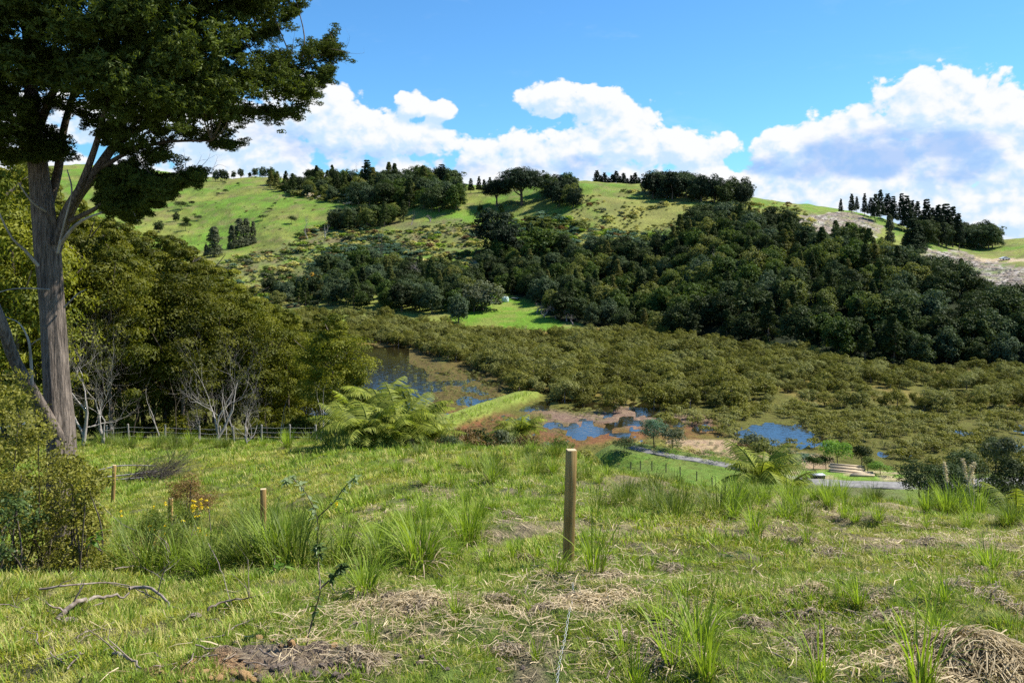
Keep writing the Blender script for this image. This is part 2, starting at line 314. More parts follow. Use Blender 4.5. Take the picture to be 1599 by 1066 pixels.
def blades(rng, n, h, w, spread=.12, lean=.6, seg=3, r0=.05, droop=1.0):
    """a tuft of arching grass blades"""
    az = rng.random(n) * 2 * pi; r = r0 * np.sqrt(rng.random(n)); base = np.stack([r * np.cos(az), r * np.sin(az), np.zeros(n)], -1)
    az2 = az + rng.normal(size=n) * .6; dr = np.stack([np.cos(az2), np.sin(az2), np.zeros(n)], -1); side = np.stack([-np.sin(az2), np.cos(az2), np.zeros(n)], -1)
    H = h * (.5 + .65 * rng.random(n)); ln = lean * (.25 + rng.random(n)); t = np.linspace(0, 1, seg + 1)
    ang = ln[:, None] * (.25 + droop * t[None] ** 1.3 * 1.4); ds = H[:, None] / seg
    x = np.cumsum(np.sin(ang) * ds, 1) - np.sin(ang[:, :1]) * ds; z = np.cumsum(np.cos(ang) * ds, 1) - np.cos(ang[:, :1]) * ds
    c = base[:, None] + dr[:, None] * x[..., None] + np.array([0, 0, 1.]) * z[..., None]
    ww = (w * (.6 + .8 * rng.random(n)))[:, None] * np.array([.8] + [1.0] * (seg - 1) + [.0])[None] * (1 - .45 * t[None]) / 2
    Lf = c[:, :-1] - side[:, None] * ww[:, :-1, None]; Rt = c[:, :-1] + side[:, None] * ww[:, :-1, None]
    k = 2 * seg + 1; V = np.zeros((n, k, 3)); V[:, 0:2 * seg:2] = Lf; V[:, 1:2 * seg:2] = Rt; V[:, -1] = c[:, -1]
    o = np.arange(n)[:, None] * k; Q = []
    for s in range(seg - 1): Q.append(np.stack([o[:, 0] + 2 * s, o[:, 0] + 2 * s + 1, o[:, 0] + 2 * s + 3, o[:, 0] + 2 * s + 2], -1))
    T = np.stack([o[:, 0] + 2 * seg - 2, o[:, 0] + 2 * seg - 1, o[:, 0] + 2 * seg], -1)
    var = np.repeat(rng.random(n), k)
    return V.reshape(-1, 3), ([np.concatenate(Q)] if Q else []) + [T], var
def scatter_merge(T, pos, rot, scl, tv=None):
    """copies of a template (V, faces, var) placed at many points, as arrays"""
    V, Fs, var = T; n = len(pos); c, s = np.cos(rot)[:, None], np.sin(rot)[:, None]
    x = V[None, :, 0] * c - V[None, :, 1] * s; y = V[None, :, 0] * s + V[None, :, 1] * c; z = np.broadcast_to(V[None, :, 2], x.shape)
    P = np.stack([x, y, z], -1) * np.asarray(scl).reshape(n, 1, -1) + pos[:, None]
    off = (np.arange(n) * len(V))[:, None, None]
    out = [(f[None] + off).reshape(-1, f.shape[1]) for f in Fs]
    vv = np.broadcast_to(var[None], (n, len(V)))
    if tv is not None: vv = .45 * vv + .55 * tv[:, None]
    return P.reshape(-1, 3), out, vv.reshape(-1)

def gn_scatter(name, tmpl, pos, rot, scl, idx, mats=(), parent=None):
    """one object that scatters template meshes over points"""
    pos = np.asarray(pos, float); n = len(pos); me = bpy.data.meshes.new(name); me.vertices.add(n); me.vertices.foreach_set('co', pos.astype(np.float32).ravel())
    for nm, ty, v in (('rot', 'FLOAT_VECTOR', np.asarray(rot, float) if np.ndim(rot) == 2 else np.column_stack([np.zeros(n), np.zeros(n), rot])), ('scl', 'FLOAT_VECTOR', np.asarray(scl, float) if np.ndim(scl) == 2 else np.repeat(np.asarray(scl, float)[:, None], 3, 1))):
        a = me.attributes.new(nm, ty, 'POINT'); a.data.foreach_set('vector', v.astype(np.float32).ravel())
    a = me.attributes.new('kind_index', 'INT', 'POINT'); a.data.foreach_set('value', np.asarray(idx, np.int32))
    for t_ in tmpl:
        for m_ in t_.materials:
            if m_.name not in [q.name for q in me.materials]: me.materials.append(m_)
    o = link(name, me, parent); ng = bpy.data.node_groups.new(name + '_scatter', 'GeometryNodeTree'); ng.interface.new_socket('Geometry', in_out='INPUT', socket_type='NodeSocketGeometry'); ng.interface.new_socket('Geometry', in_out='OUTPUT', socket_type='NodeSocketGeometry')
    N = ng.nodes; L = ng.links; gi = N.new('NodeGroupInput'); go = N.new('NodeGroupOutput'); jn = N.new('GeometryNodeJoinGeometry')
    def attr(nm, ty): q = N.new('GeometryNodeInputNamedAttribute'); q.data_type = ty; q.inputs[0].default_value = nm; return q.outputs[0]
    for k, t_ in enumerate(tmpl):
        src = bpy.data.objects.new(name + '_source', t_); oi = N.new('GeometryNodeObjectInfo'); oi.inputs[0].default_value = src; oi.inputs[1].default_value = True
        cp_ = N.new('FunctionNodeCompare'); cp_.data_type = 'INT'; cp_.operation = 'EQUAL'; L.new(attr('kind_index', 'INT'), cp_.inputs[2]); cp_.inputs[3].default_value = k
        ip = N.new('GeometryNodeInstanceOnPoints'); L.new(gi.outputs[0], ip.inputs['Points']); L.new(cp_.outputs[0], ip.inputs['Selection']); L.new(oi.outputs['Geometry'], ip.inputs['Instance'])
        e2r = N.new('FunctionNodeEulerToRotation'); L.new(attr('rot', 'FLOAT_VECTOR'), e2r.inputs[0]); L.new(e2r.outputs[0], ip.inputs['Rotation']); L.new(attr('scl', 'FLOAT_VECTOR'), ip.inputs['Scale']); L.new(ip.outputs[0], jn.inputs[0])
    L.new(jn.outputs[0], go.inputs[0]); md = o.modifiers.new('scatter', 'NODES'); md.node_group = ng; return o

# ------------------------------------------------------------------ materials
def mat(name): m = bpy.data.materials.new(name); m.use_nodes = True; t = NT(m.node_tree); t.n.clear(); return m, t
def leaf_mat(name, c0, c1, trans=.35, tcol=None, rough=.55, gloss=.012, ovar=.35, c2=None):
    m, t = mat(name); out = t.new('ShaderNodeOutputMaterial')
    a = t.new('ShaderNodeAttribute', attribute_name='var'); oi = t.new('ShaderNodeObjectInfo')
    col = t.mix(a.outputs['Fac'], (*c0, 1), (*c1, 1))
    if c2 is not None: col = t.mix(t.sm(oi.outputs['Random'], .45, .95), col, (*c2, 1))
    hs = t.new('ShaderNodeHueSaturation'); t.l.new(col, hs.inputs['Color'])
    t.put(hs.inputs['Value'], t.m('MULTIPLY_ADD', oi.outputs['Random'], ovar * 2, 1 - ovar)); col = hs.outputs[0]
    d = t.new('ShaderNodeBsdfDiffuse'); t.l.new(col, d.inputs[0])
    tr = t.new('ShaderNodeBsdfTranslucent'); t.l.new(t.mix(1.0, col, (1.3, 1.35, .6, 1), 'MULTIPLY'), tr.inputs[0])
    mx = t.new('ShaderNodeMixShader'); mx.inputs[0].default_value = trans; t.l.new(d.outputs[0], mx.inputs[1]); t.l.new(tr.outputs[0], mx.inputs[2])
    g = t.new('ShaderNodeBsdfGlossy'); g.inputs['Roughness'].default_value = rough; g.inputs[0].default_value = (.8, .85, .8, 1)
    m2 = t.new('ShaderNodeMixShader'); m2.inputs[0].default_value = gloss; t.l.new(mx.outputs[0], m2.inputs[1]); t.l.new(g.outputs[0], m2.inputs[2])
    t.l.new(m2.outputs[0], out.inputs[0]); return m
def solid_mat(name, c0, c1, scale=4, stretch=(1, 1, 1), rough=.85, bump=.3, bdist=.02, spec=.3, obj=True):
    m, t = mat(name); out = t.new('ShaderNodeOutputMaterial'); p = t.new('ShaderNodeBsdfPrincipled'); tc = t.new('ShaderNodeTexCoord')
    v = t.scale(tc.outputs['Object'] if obj else tc.outputs['Generated'], stretch)
    n = t.noise(v, scale, 6, .62, .4); n2 = t.noise(tc.outputs['Object'], scale * .23, 3, .5)
    col = t.mix(t.sm(t.m('ADD', t.m('MULTIPLY', n, .7), t.m('MULTIPLY', n2, .3)), .33, .68), (*c0, 1), (*c1, 1))
    t.l.new(col, p.inputs['Base Color']); p.inputs['Roughness'].default_value = rough; p.inputs['Specular IOR Level'].default_value = spec
    b = t.new('ShaderNodeBump'); b.inputs['Strength'].default_value = bump; b.inputs['Distance'].default_value = bdist; t.l.new(n, b.inputs['Height']); t.l.new(b.outputs[0], p.inputs['Normal'])
    t.l.new(p.outputs[0], out.inputs[0]); return m
M = {}
M['totara_big'] = leaf_mat('totara_leaves', (.026, .046, .008), (.118, .145, .022), .35, ovar=0)
M['totara'] = leaf_mat('olive_podocarp_leaves', (.045, .064, .007), (.205, .200, .016), .35, ovar=.38)
M['bush_dark'] = leaf_mat('dark_bush_leaves', (.020, .034, .010), (.075, .100, .026), .2, ovar=.50, c2=(.050, .070, .034))
M['bush_green'] = leaf_mat('mid_green_leaves', (.030, .060, .010), (.105, .15, .026), .3, ovar=.5, c2=(.11, .115, .028))
M['cone'] = leaf_mat('conical_podocarp_leaves', (.022, .040, .009), (.080, .105, .018), .25, ovar=.5, c2=(.09, .085, .018))
M['pine'] = leaf_mat('pine_needles', (.012, .022, .010), (.036, .052, .022), .15, ovar=.25)
M['pinegreen'] = leaf_mat('yellow_green_pine_needles', (.022, .038, .014), (.06, .08, .02), .2, ovar=.25)
M['mangrove'] = leaf_mat('mangrove_leaves', (.080, .086, .012), (.245, .230, .032), .25, ovar=.38, gloss=.015, c2=(.16, .16, .048))
M['greygreen'] = leaf_mat('grey_green_leaves', (.06, .075, .035), (.14, .15, .08), .25, ovar=.2)
M['teal'] = leaf_mat('blue_green_leaves', (.05, .10, .06), (.13, .20, .12), .25, ovar=.2)
M['lime'] = leaf_mat('bright_green_leaves', (.10, .20, .03), (.22, .34, .06), .4, ovar=.1)
M['gold'] = leaf_mat('autumn_gold_leaves', (.30, .17, .02), (.48, .30, .04), .4, ovar=.1)
M['olive_shrub'] = leaf_mat('olive_yellow_leaves', (.06, .065, .010), (.36, .34, .06), .35, ovar=.15, gloss=.015)
M['yellow_shrub'] = leaf_mat('yellow_green_leaves', (.15, .15, .015), (.34, .33, .05), .4, ovar=.1)
M['fern'] = leaf_mat('fern_fronds', (.11, .15, .02), (.33, .35, .06), .45, ovar=.25)
M['fern_dead'] = leaf_mat('dead_fern_fronds', (.05, .035, .02), (.14, .10, .06), .2, ovar=.25)
M['grass'] = leaf_mat('green_grass', (.12, .185, .016), (.32, .42, .05), .4, ovar=.12, gloss=.015)
M['grassdark'] = leaf_mat('sedge_blades', (.065, .10, .014), (.20, .25, .04), .35, ovar=.15, gloss=.015)
M['grasspale'] = leaf_mat('dry_grass', (.26, .25, .06), (.55, .50, .18), .3, ovar=.1)
M['moss'] = leaf_mat('moss_tufts', (.16, .18, .014), (.35, .34, .035), .3, ovar=.1)
M['straw'] = leaf_mat('straw', (.20, .145, .075), (.60, .48, .30), .15, ovar=.1, gloss=.015)
M['deadgrass'] = leaf_mat('dead_tussock_grass', (.12, .085, .055), (.46, .37, .25), .12, ovar=.15)
M['nightshade'] = leaf_mat('soft_grey_green_leaves', (.16, .22, .09), (.32, .38, .20), .4, ovar=.05)
M['darkleaf'] = leaf_mat('glossy_dark_leaves', (.04, .07, .02), (.12, .17, .05), .25, gloss=.015, rough=.3, ovar=.1)
M['flower'] = leaf_mat('yellow_flowers', (.62, .42, .01), (.8, .62, .03), .3, ovar=0)
M['brownshrub'] = leaf_mat('brown_twiggy_leaves', (.10, .06, .025), (.22, .15, .06), .25, ovar=.2)
M['plume'] = leaf_mat('pampas_plume', (.45, .36, .24), (.72, .62, .46), .3, ovar=.1)
M['redbrown'] = leaf_mat('rusty_gorse', (.13, .07, .03), (.22, .15, .05), .25, ovar=.2)
M['bark'] = solid_mat('stringy_bark', (.045, .035, .027), (.27, .215, .17), 6, (6, 6, .5), bump=1.3, bdist=.035)
M['limb'] = solid_mat('limb_bark', (.05, .038, .026), (.16, .12, .08), 9, (1, 1, 1), bump=.6, bdist=.02)
M['trunk'] = solid_mat('tree_trunk_bark', (.07, .05, .035), (.22, .17, .12), 3, (1, 1, .3))
M['dead'] = solid_mat('weathered_dead_wood', (.20, .175, .15), (.44, .40, .35), 7, (1, 1, .4), bump=.3)
M['deadlav'] = solid_mat('bare_grey_twigs', (.19, .15, .14), (.34, .28, .27), 7)
M['stick'] = solid_mat('grey_brown_stick', (.11, .08, .06), (.34, .28, .23), 14, (1, 1, 1), bump=.6, bdist=.006)
M['darkwood'] = solid_mat('dark_dead_wood', (.05, .04, .03), (.16, .13, .10), 9)
M['post'] = solid_mat('treated_pine_post', (.22, .12, .03), (.52, .34, .12), 14, (3, 3, .10), rough=.75, bump=.25, bdist=.004)
M['postend'] = solid_mat('sawn_post_end', (.42, .33, .18), (.58, .48, .30), 60, rough=.8)
M['wire'] = solid_mat('galvanised_wire', (.35, .36, .38), (.60, .61, .62), 40, rough=.4, spec=.8)
M['soil'] = solid_mat('grey_brown_soil', (.17, .125, .095), (.38, .30, .24), 9, bump=1., bdist=.03)
M['clay'] = solid_mat('orange_clay', (.34, .19, .07), (.58, .38, .18), 14, bump=.8, bdist=.02)
M['asphalt'] = solid_mat('worn_asphalt', (.13, .125, .12), (.27, .255, .23), 2.2, rough=.9, bump=.2, bdist=.01)
M['timber'] = solid_mat('pale_cut_timber', (.36, .27, .16), (.60, .50, .34), 6, (1, 6, 6))
M['white'] = solid_mat('white_paint', (.70, .71, .72), (.82, .82, .82), 6, rough=.35, bump=0, spec=.5)
M['glass'] = solid_mat('dark_window_glass', (.02, .025, .03), (.04, .05, .06), 2, rough=.1, bump=0, spec=.8)
M['black'] = solid_mat('black_rubber', (.015, .015, .016), (.03, .03, .03), 9, rough=.7)
M['tank'] = solid_mat('pale_green_tank', (.42, .60, .56), (.62, .76, .72), 2, rough=.4, bump=0)
M['iron'] = solid_mat('weathered_iron_sheet', (.28, .29, .30), (.55, .56, .57), 2, (1, 6, 1), rough=.5)

# ------------------------------------------------------------------ ground sheet
def zone_tools(px, py, X, Y): pass
G_ = dict(pasture=(.125, .220, .024), pasty=(.21, .225, .048), fg=(.105, .145, .026), fgm=(.17, .17, .035), straw=(.27, .21, .12), soil=(.19, .145, .105), clay=(.40, .25, .12),
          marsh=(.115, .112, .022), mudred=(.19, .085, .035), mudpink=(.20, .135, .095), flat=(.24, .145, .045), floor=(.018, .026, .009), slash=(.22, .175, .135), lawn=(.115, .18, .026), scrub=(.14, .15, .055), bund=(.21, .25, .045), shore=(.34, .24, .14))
FOREST = [(745, 420), (790, 372), (870, 385), (905, 398), (1000, 404), (1050, 384), (1090, 350), (1140, 345), (1225, 362), (1280, 396), (1320, 384), (1400, 416), (1500, 456), (1700, 535), (1700, 580), (1599, 576), (1480, 574), (1366, 570), (1272, 548), (1178, 538), (1037, 526), (967, 518), (905, 505), (862, 500), (835, 470), (775, 455), (745, 445)]
def ground_colors(X, Y, Z):
    px = CX + F * X / Y; py = HY - F * Z / Y; C = np.zeros(X.shape + (3,))
    def put(mask, c):
        nonlocal C; m = np.clip(mask, 0, 1)[..., None]; C = C * (1 - m) + np.array(c) * m
    n1 = fbm(X / 1.6, Y / 1.6, 5, 21, .6); n2 = fbm(X / .55, Y / .55, 4, 22, .6); n3 = fbm(X / 6, Y / 6, 4, 23)
    put(np.ones(X.shape), G_['fg'])
    put(sstep(n3, .40, .62) * .8, G_['fgm'])
    rt = sstep(px, 780, 1000) * .10 + .03
    put(sstep(n1 + rt, .62, .74) * (1 - sstep(Y, 26, 34)) * .8, G_['straw'])
    put(sstep(n2, .60, .72) * (1 - sstep(Y, 20, 34)) * .7, G_['soil'])
    put(sstep(n1 * .5 + n2 * .5, .60, .7) * (1 - sstep(Y, 12, 20)) * .5, G_['straw'])
    # turned soil bottom-left of the posts
    d0 = np.hypot((X + 1.4) / .50, (Y - 5.42) / .34) + (n2 - .5) * 1.6 + (n1 - .5) * 1.2
    put(1 - sstep(d0, .75, 1.1), G_['soil'])
    d1 = np.hypot((X + 1.85) / .38, (Y - 5.12) / .16) + (n2 - .5) * 1.2
    put((1 - sstep(d1, .6, 1.0)) * .8, G_['clay'])
    # slope down to the road
    low = sstep(Y, 42, 58)
    put(low, (.12, .16, .035)); put(low * sstep(n3, .5, .7), G_['scrub'])
    lawn = polyin(px, py, [(900, 705), (1000, 708), (1200, 742), (1260, 765), (1150, 770), (1000, 740), (930, 722)]) & (Y > 45) & (Y < 90)
    put(lawn * 1.0, G_['lawn']); put(lawn * sstep(n1, .42, .62) * .7, (.15, .19, .04))
    pad = polyin(px, py, [(1230, 735), (1290, 718), (1400, 725), (1420, 750), (1300, 752), (1250, 750)]) & (Y > 45) & (Y < 92)
    put(pad * 1.0, (.15, .24, .03)); put(pad * sstep(fbm(X / 2, Y / 2, 3, 31), .5, .62), (.38, .31, .17))
    # marsh
    mz = (1 - sstep(Z, WL + .35, WL + .9)) * (Y > 80) * (Y < 900); put(mz, G_['marsh'])
    m1 = fbm(X / 5, Y / 9, 4, 41); m2 = fbm(X / 2, Y / 4, 4, 42)
    red = np.exp(-(((px - 850) / 260) ** 2 + ((py - 670) / 30) ** 2) * 1.1); put(mz * sstep(red + (m1 - .5) * 1.0, .30, .6), G_['mudred'])
    pink = np.exp(-(((px - 930) / 170) ** 2 + ((py - 655) / 20) ** 2)); put(mz * sstep(pink + (m1 - .5) * 1.2, .35, .7) * .9, G_['mudpink'])
    put(mz * sstep(red + (m2 - .5) * 1.4, .75, 1.0) * .6, (.10, .09, .02))
    put(mz * sstep(m1 + .12 * sstep(py, 690, 560), .55, .68) * (Y > 120) * .8, (.20, .155, .04))
    put(mz * sstep(Y, 185, 200) * (px > 560) * .85, G_['flat'])
    put(mz * ((py > 686) & (px > 1040) & (px < 1300)) * sstep(m1, .45, .6), G_['shore'])
    pd = polyin(X, Y, POND); put(mz * pd * .9, (.10, .075, .022))
    put(sstep(2.7 - segd(X, Y, BUND), 0, .8) * (Z > -22.75), G_['bund'])
    # hills
    hl = np.maximum(sstep(Z, WL + .5, WL + 1.3), (Y > 900) * 1.0) * (Y > 150); n4 = fbm(X / 30, Y / 30, 5, 51, .6); n5 = fbm(X / 7, Y / 7, 5, 52, .6)
    put(hl, G_['pasture']); put(hl * sstep(n4, .42, .65) * .9, G_['pasty']); put(hl * sstep(n5, .56, .72) * .55, (.075, .10, .02)); put(hl * sstep(fbm(X / 3, Y / 3, 4, 53), .62, .75) * .5, (.12, .10, .03))
    put(hl * sstep(fbm(X / 16, Z * .9, 4, 57), .52, .68) * .5, (.085, .105, .022)); put(hl * sstep(fbm(X / 11, Z * 1.6, 3, 58), .60, .70) * .55, (.20, .16, .07))
    sb = polyin(px, py, [(250, 430), (330, 410), (420, 390), (520, 345), (600, 345), (720, 340), (760, 360), (745, 440), (600, 420), (470, 440), (480, 500), (250, 500)]) & (Y > 220)
    put(sb * sstep(n5, .35, .6) * .9, G_['scrub']); put(sb * sstep(n5, .55, .7) * .7, (.16, .12, .06))
    up = polyin(px, py, [(890, 300), (1000, 298), (1250, 320), (1290, 380), (1050, 360), (900, 390)]) & (Y > 250); put(up * sstep(n5, .42, .62) * .8, (.12, .125, .04)); put(up * sstep(n4, .4, .6) * .7, (.22, .215, .055))
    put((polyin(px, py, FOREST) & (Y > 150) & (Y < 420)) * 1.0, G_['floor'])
    for P in ([(1440, 388), (1500, 392), (1560, 412), (1700, 430), (1700, 520), (1560, 450), (1430, 402)], [(1225, 340), (1330, 330), (1380, 352), (1370, 372), (1250, 362)]):
        s = polyin(px, py + (n4 - .5) * 14, P) & (Y > 200); put(s * (.45 + .55 * sstep(n5, .35, .55)), G_['slash']); put(s * sstep(fbm(X / 1.8, Y / 1.8, 4, 55), .58, .68) * .8, (.42, .38, .34))
    tr = polyin(px, py, [(718, 445), (742, 412), (748, 400), (756, 402), (752, 425), (738, 450)]) & (Y > 250); put(tr * 1., (.42, .31, .20))
    tr = polyin(px, py + (n5 - .5) * 3, [(1520, 403), (1620, 404), (1620, 409), (1520, 408)]) & (Y > 250); put(tr * 1., (.40, .31, .20))
    clr = polyin(px, py, [(690, 500), (730, 480), (770, 462), (825, 470), (850, 490), (880, 505), (885, 524), (780, 524), (700, 512)]) & (Y > 190) & (Y < 330) & (Z > WL + .25); put(clr * 1., (.12, .22, .018)); put(clr * sstep(n5, .5, .65) * .7, (.21, .22, .05))
    for (a, b, c, d, e) in ((0, 0, 0, 0, 0),):
        pass
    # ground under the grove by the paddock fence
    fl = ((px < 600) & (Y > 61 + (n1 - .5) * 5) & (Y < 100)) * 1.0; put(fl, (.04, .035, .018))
    return C
def build_ground():
    a = np.concatenate([np.linspace(-6000, -500, 26)[:-1], np.linspace(-500, -60, 16)[:-1], np.linspace(-60, 1660, 330), np.linspace(1660, 2200, 16)[1:], np.linspace(2200, 8000, 26)[1:]])
    l = np.concatenate([np.exp(np.linspace(math.log(.8), math.log(4.2), 18))[:-1], np.exp(np.linspace(math.log(4.2), math.log(40), 230))[:-1], np.exp(np.linspace(math.log(40), math.log(700), 250))[:-1], np.exp(np.linspace(math.log(700), math.log(4500), 22))])
    A, Yg = np.meshgrid(a, l); Xg = (A - CX) / F * Yg; Z = tz(Xg, Yg)
    C = ground_colors(Xg, Yg, Z); nr, nc = A.shape
    i = np.arange((nr - 1) * nc).reshape(nr - 1, nc)[:, :-1].ravel(); Q = np.stack([i, i + 1, i + nc + 1, i + nc], -1)
    m, t = mat('ground_cover'); out = t.new('ShaderNodeOutputMaterial'); p = t.new('ShaderNodeBsdfPrincipled'); tc = t.new('ShaderNodeTexCoord')
    at_ = t.new('ShaderNodeAttribute', attribute_name='tint'); g = t.new('ShaderNodeNewGeometry')
    cam_d2 = t.new('ShaderNodeVectorMath', operation='LENGTH'); t.l.new(tc.outputs['Object'], cam_d2.inputs[0])
    nf = t.noise(tc.outputs['Object'], 14, 6, .7); nm = t.noise(tc.outputs['Object'], 1.1, 7, .68); nl = t.noise(tc.outputs['Object'], .12, 6, .6)
    v = t.m('ADD', t.m('MULTIPLY', nf, .9), t.m('ADD', t.m('MULTIPLY', nm, 1.1), t.m('MULTIPLY', nl, .6)))
    v = t.m('MULTIPLY_ADD', t.m('SUBTRACT', v, 1.3), 1.3, 1.0)
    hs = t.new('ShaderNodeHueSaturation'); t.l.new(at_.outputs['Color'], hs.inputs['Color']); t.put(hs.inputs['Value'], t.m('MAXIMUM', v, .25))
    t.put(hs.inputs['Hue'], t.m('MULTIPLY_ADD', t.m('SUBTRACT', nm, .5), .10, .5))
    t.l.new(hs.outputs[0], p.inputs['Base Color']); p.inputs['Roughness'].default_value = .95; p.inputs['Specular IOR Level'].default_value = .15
    b = t.new('ShaderNodeBump'); b.inputs['Strength'].default_value = .9; b.inputs['Distance'].default_value = .05; t.l.new(t.m('ADD', nf, nm), b.inputs['Height'])
    b2 = t.new('ShaderNodeBump'); b2.inputs['Strength'].default_value = .8; b2.inputs['Distance'].default_value = .6; t.l.new(t.m('ADD', nm, t.m('MULTIPLY', nl, 2)), b2.inputs['Height']); t.l.new(b.outputs[0], b2.inputs['Normal'])
    t.l.new(b2.outputs[0], p.inputs['Normal']); t.l.new(p.outputs[0], out.inputs[0])
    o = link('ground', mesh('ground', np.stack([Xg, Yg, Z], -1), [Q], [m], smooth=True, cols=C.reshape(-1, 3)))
    tag(o, kind='structure', label='grassy hill, estuary flats and the farmed hills beyond')
build_ground()

def build_water():
    m, t = mat('estuary_water'); out = t.new('ShaderNodeOutputMaterial'); p = t.new('ShaderNodeBsdfPrincipled'); tc = t.new('ShaderNodeTexCoord')
    p.inputs['Base Color'].default_value = (.022, .018, .007, 1); p.inputs['Roughness'].default_value = .04; p.inputs['IOR'].default_value = 2.1
    n = t.noise(t.scale(tc.outputs['Object'], (1, 1, 1)), 1.6, 3, .5); b = t.new('ShaderNodeBump'); b.inputs['Strength'].default_value = .2; b.inputs['Distance'].default_value = .12
    t.l.new(n, b.inputs['Height']); t.l.new(b.outputs[0], p.inputs['Normal']); t.l.new(p.outputs[0], out.inputs[0])
    V = [(-260, 82, WL), (300, 82, WL), (300, 330, WL), (-260, 330, WL)]
    tag(link('water', mesh('water', V, [np.array([[0, 1, 2, 3]])], [m])), 'shallow tidal water lying in the estuary marsh', kind='structure')
build_water()

def build_road():
    P = spline([(a, b, 0) for a, b in ROAD], 14)[:, :2]; T = nrm(np.gradient(P, axis=0)); N = np.stack([-T[:, 1], T[:, 0]], -1); V = []
    off = np.array([-1.7, -1.6, -.8, 0, .8, 1.6, 1.7]); w = .42 + .26 * sstep(P[:, 0], 18, 34)
    for k, o in enumerate(off):
        q = P + N * (o * w)[:, None] + N * ((fbm(P[:, 0] / 1.5, P[:, 1] / 1.5, 2, k) - .5) * (.5 if abs(o) > 1.5 else 0))[:, None]
        V.append(np.column_stack([q, tz(q[:, 0], q[:, 1]) + (.05 if abs(o) < 1.65 else -.05) + (.03 if abs(o) < .5 else 0)]))
    V = np.stack(V, 1); n, k = V.shape[:2]; i = (np.arange(n - 1)[:, None] * k + np.arange(k - 1)[None]).ravel(); Q = np.stack([i, i + 1, i + k + 1, i + k], -1)
    tag(link('road', mesh('road', V, [Q], [M['asphalt']], smooth=True)), 'narrow grey country road along the foot of the hill', kind='structure')
build_road()

# ------------------------------------------------------------------ plant builders
def limbs(rng, P0, dirv, length, r0, depth, G, n=5, spread=.7, upb=.25, shrink=.68, kids=3, tips=None, mat_=0, sides=None):
    """a branching limb of tapered tubes; tips collects the ends"""
    d = nrm(np.array(dirv, float)); pts = [np.array(P0, float)]; st = length / n
    for i in range(n):
        d = nrm(d + rng.normal(size=3) * .17 + np.array([0, 0, upb * .25])); pts.append(pts[-1] + d * st)
    pts = np.array(pts); rad = np.linspace(r0, r0 * (.55 if depth else .25), len(pts))
    V, Q = tube(pts, rad, sides or (6 if r0 > .05 else (4 if r0 > .015 else 3))); G.add(V, [Q], mat_, rng.random())
    if depth == 0:
        if tips is not None: tips.append(pts[-1])
        return
    for k in range(kids):
        i = n if k == 0 else rng.integers(max(1, n // 3), n + 1); base = pts[i]; dd = nrm(d + rng.normal(size=3) * spread + np.array([0, 0, upb]))
        limbs(rng, base, dd, length * shrink * (.75 + .5 * rng.random()), rad[i] * .62, depth - 1, G, n, spread, upb, shrink, kids, tips, mat_, sides)
def bare_tree(seed, H, r, depth=4, kids=3, trunk=.4, spread=.65, upb=.3, lean=(0, 0, 1), shrink=.7):
    rng = np.random.default_rng(seed); G = Geo(); limbs(rng, (0, 0, 0), lean, H * trunk, r, depth, G, 4, spread, upb, shrink, kids); return G
def crown_round(rng, Rx, H, z0, n, lump, flat_=.7, low=-.25):
    d = nrm(rng.normal(size=(n * 3, 3))); d = d[d[:, 2] > low][:n]; rr = .45 + .42 * rng.random((len(d), 1))
    c = d * np.array([Rx, Rx, H / 2]) * rr; c[:, 2] += z0 + H / 2; r = lump * (.7 + .6 * rng.random(len(d))); return c, np.stack([r, r, r * flat_], -1)
def crown_cone(rng, Rx, H, z0, n, lump, flat_=.6, power=.8):
    u = rng.random(n) ** .8; az = rng.random(n) * 2 * pi; rad = Rx * (1 - u) ** power * (.5 + .5 * rng.random(n)); c = np.stack([rad * np.cos(az), rad * np.sin(az), z0 + u * H], -1)
    r = lump * (.6 + .6 * rng.random(n)) * (1 - .45 * u); return c, np.stack([r, r, r * flat_], -1)
def wedge_trunk(G, H, r, seed, forks=3, mat_=0):
    rng = np.random.default_rng(seed); pts = spline([(0, 0, -.5), (.03 * H * rng.normal(), .03 * H * rng.normal(), H * .4), (.05 * H * rng.normal(), .05 * H * rng.normal(), H * .8)], 4)
    V, Q = tube(pts, np.linspace(r, r * .4, len(pts)), 6); G.add(V, [Q], mat_)
    for k in range(forks):
        p = pts[rng.integers(len(pts) // 2, len(pts) - 1)]; a = rng.random() * 2 * pi; q = p + np.array([cos(a), sin(a), .9]) * H * .25
        V, Q = tube(np.array([p, (p + q) / 2 + rng.normal(size=3) * H * .02, q]), [r * .5, r * .35, r * .15], 5); G.add(V, [Q], mat_)
LIB = {}
def lib(key, crowns, trunks, names=('trunk', 'crown')): LIB[key] = (crowns, trunks, names)
def make_kind(key, nvar, fn, leafmat, trunkmat, seed=0):
    out = []
    for v in range(nvar):
        rng = np.random.default_rng(seed * 100 + v); C, Rr, per, L, W, H, r, forks = fn(rng)
        V, Q, va = leaves(rng, C, Rr, per, L, W); G = Geo(); wedge_trunk(G, H, r, seed * 100 + v, forks)
        out.append((mesh(key + '_crown', V, [Q], [M[leafmat]], var=va), G.mesh(key + '_trunk', [M[trunkmat]], True)))
        GG = Geo(); GG.add(V, [Q], 0, va); wedge_trunk(GG, H, r, seed * 100 + v, 0, 1)
        out[-1] += (GG.mesh(key + '_whole', [M[leafmat], M[trunkmat]]),)
    LIB[key] = out
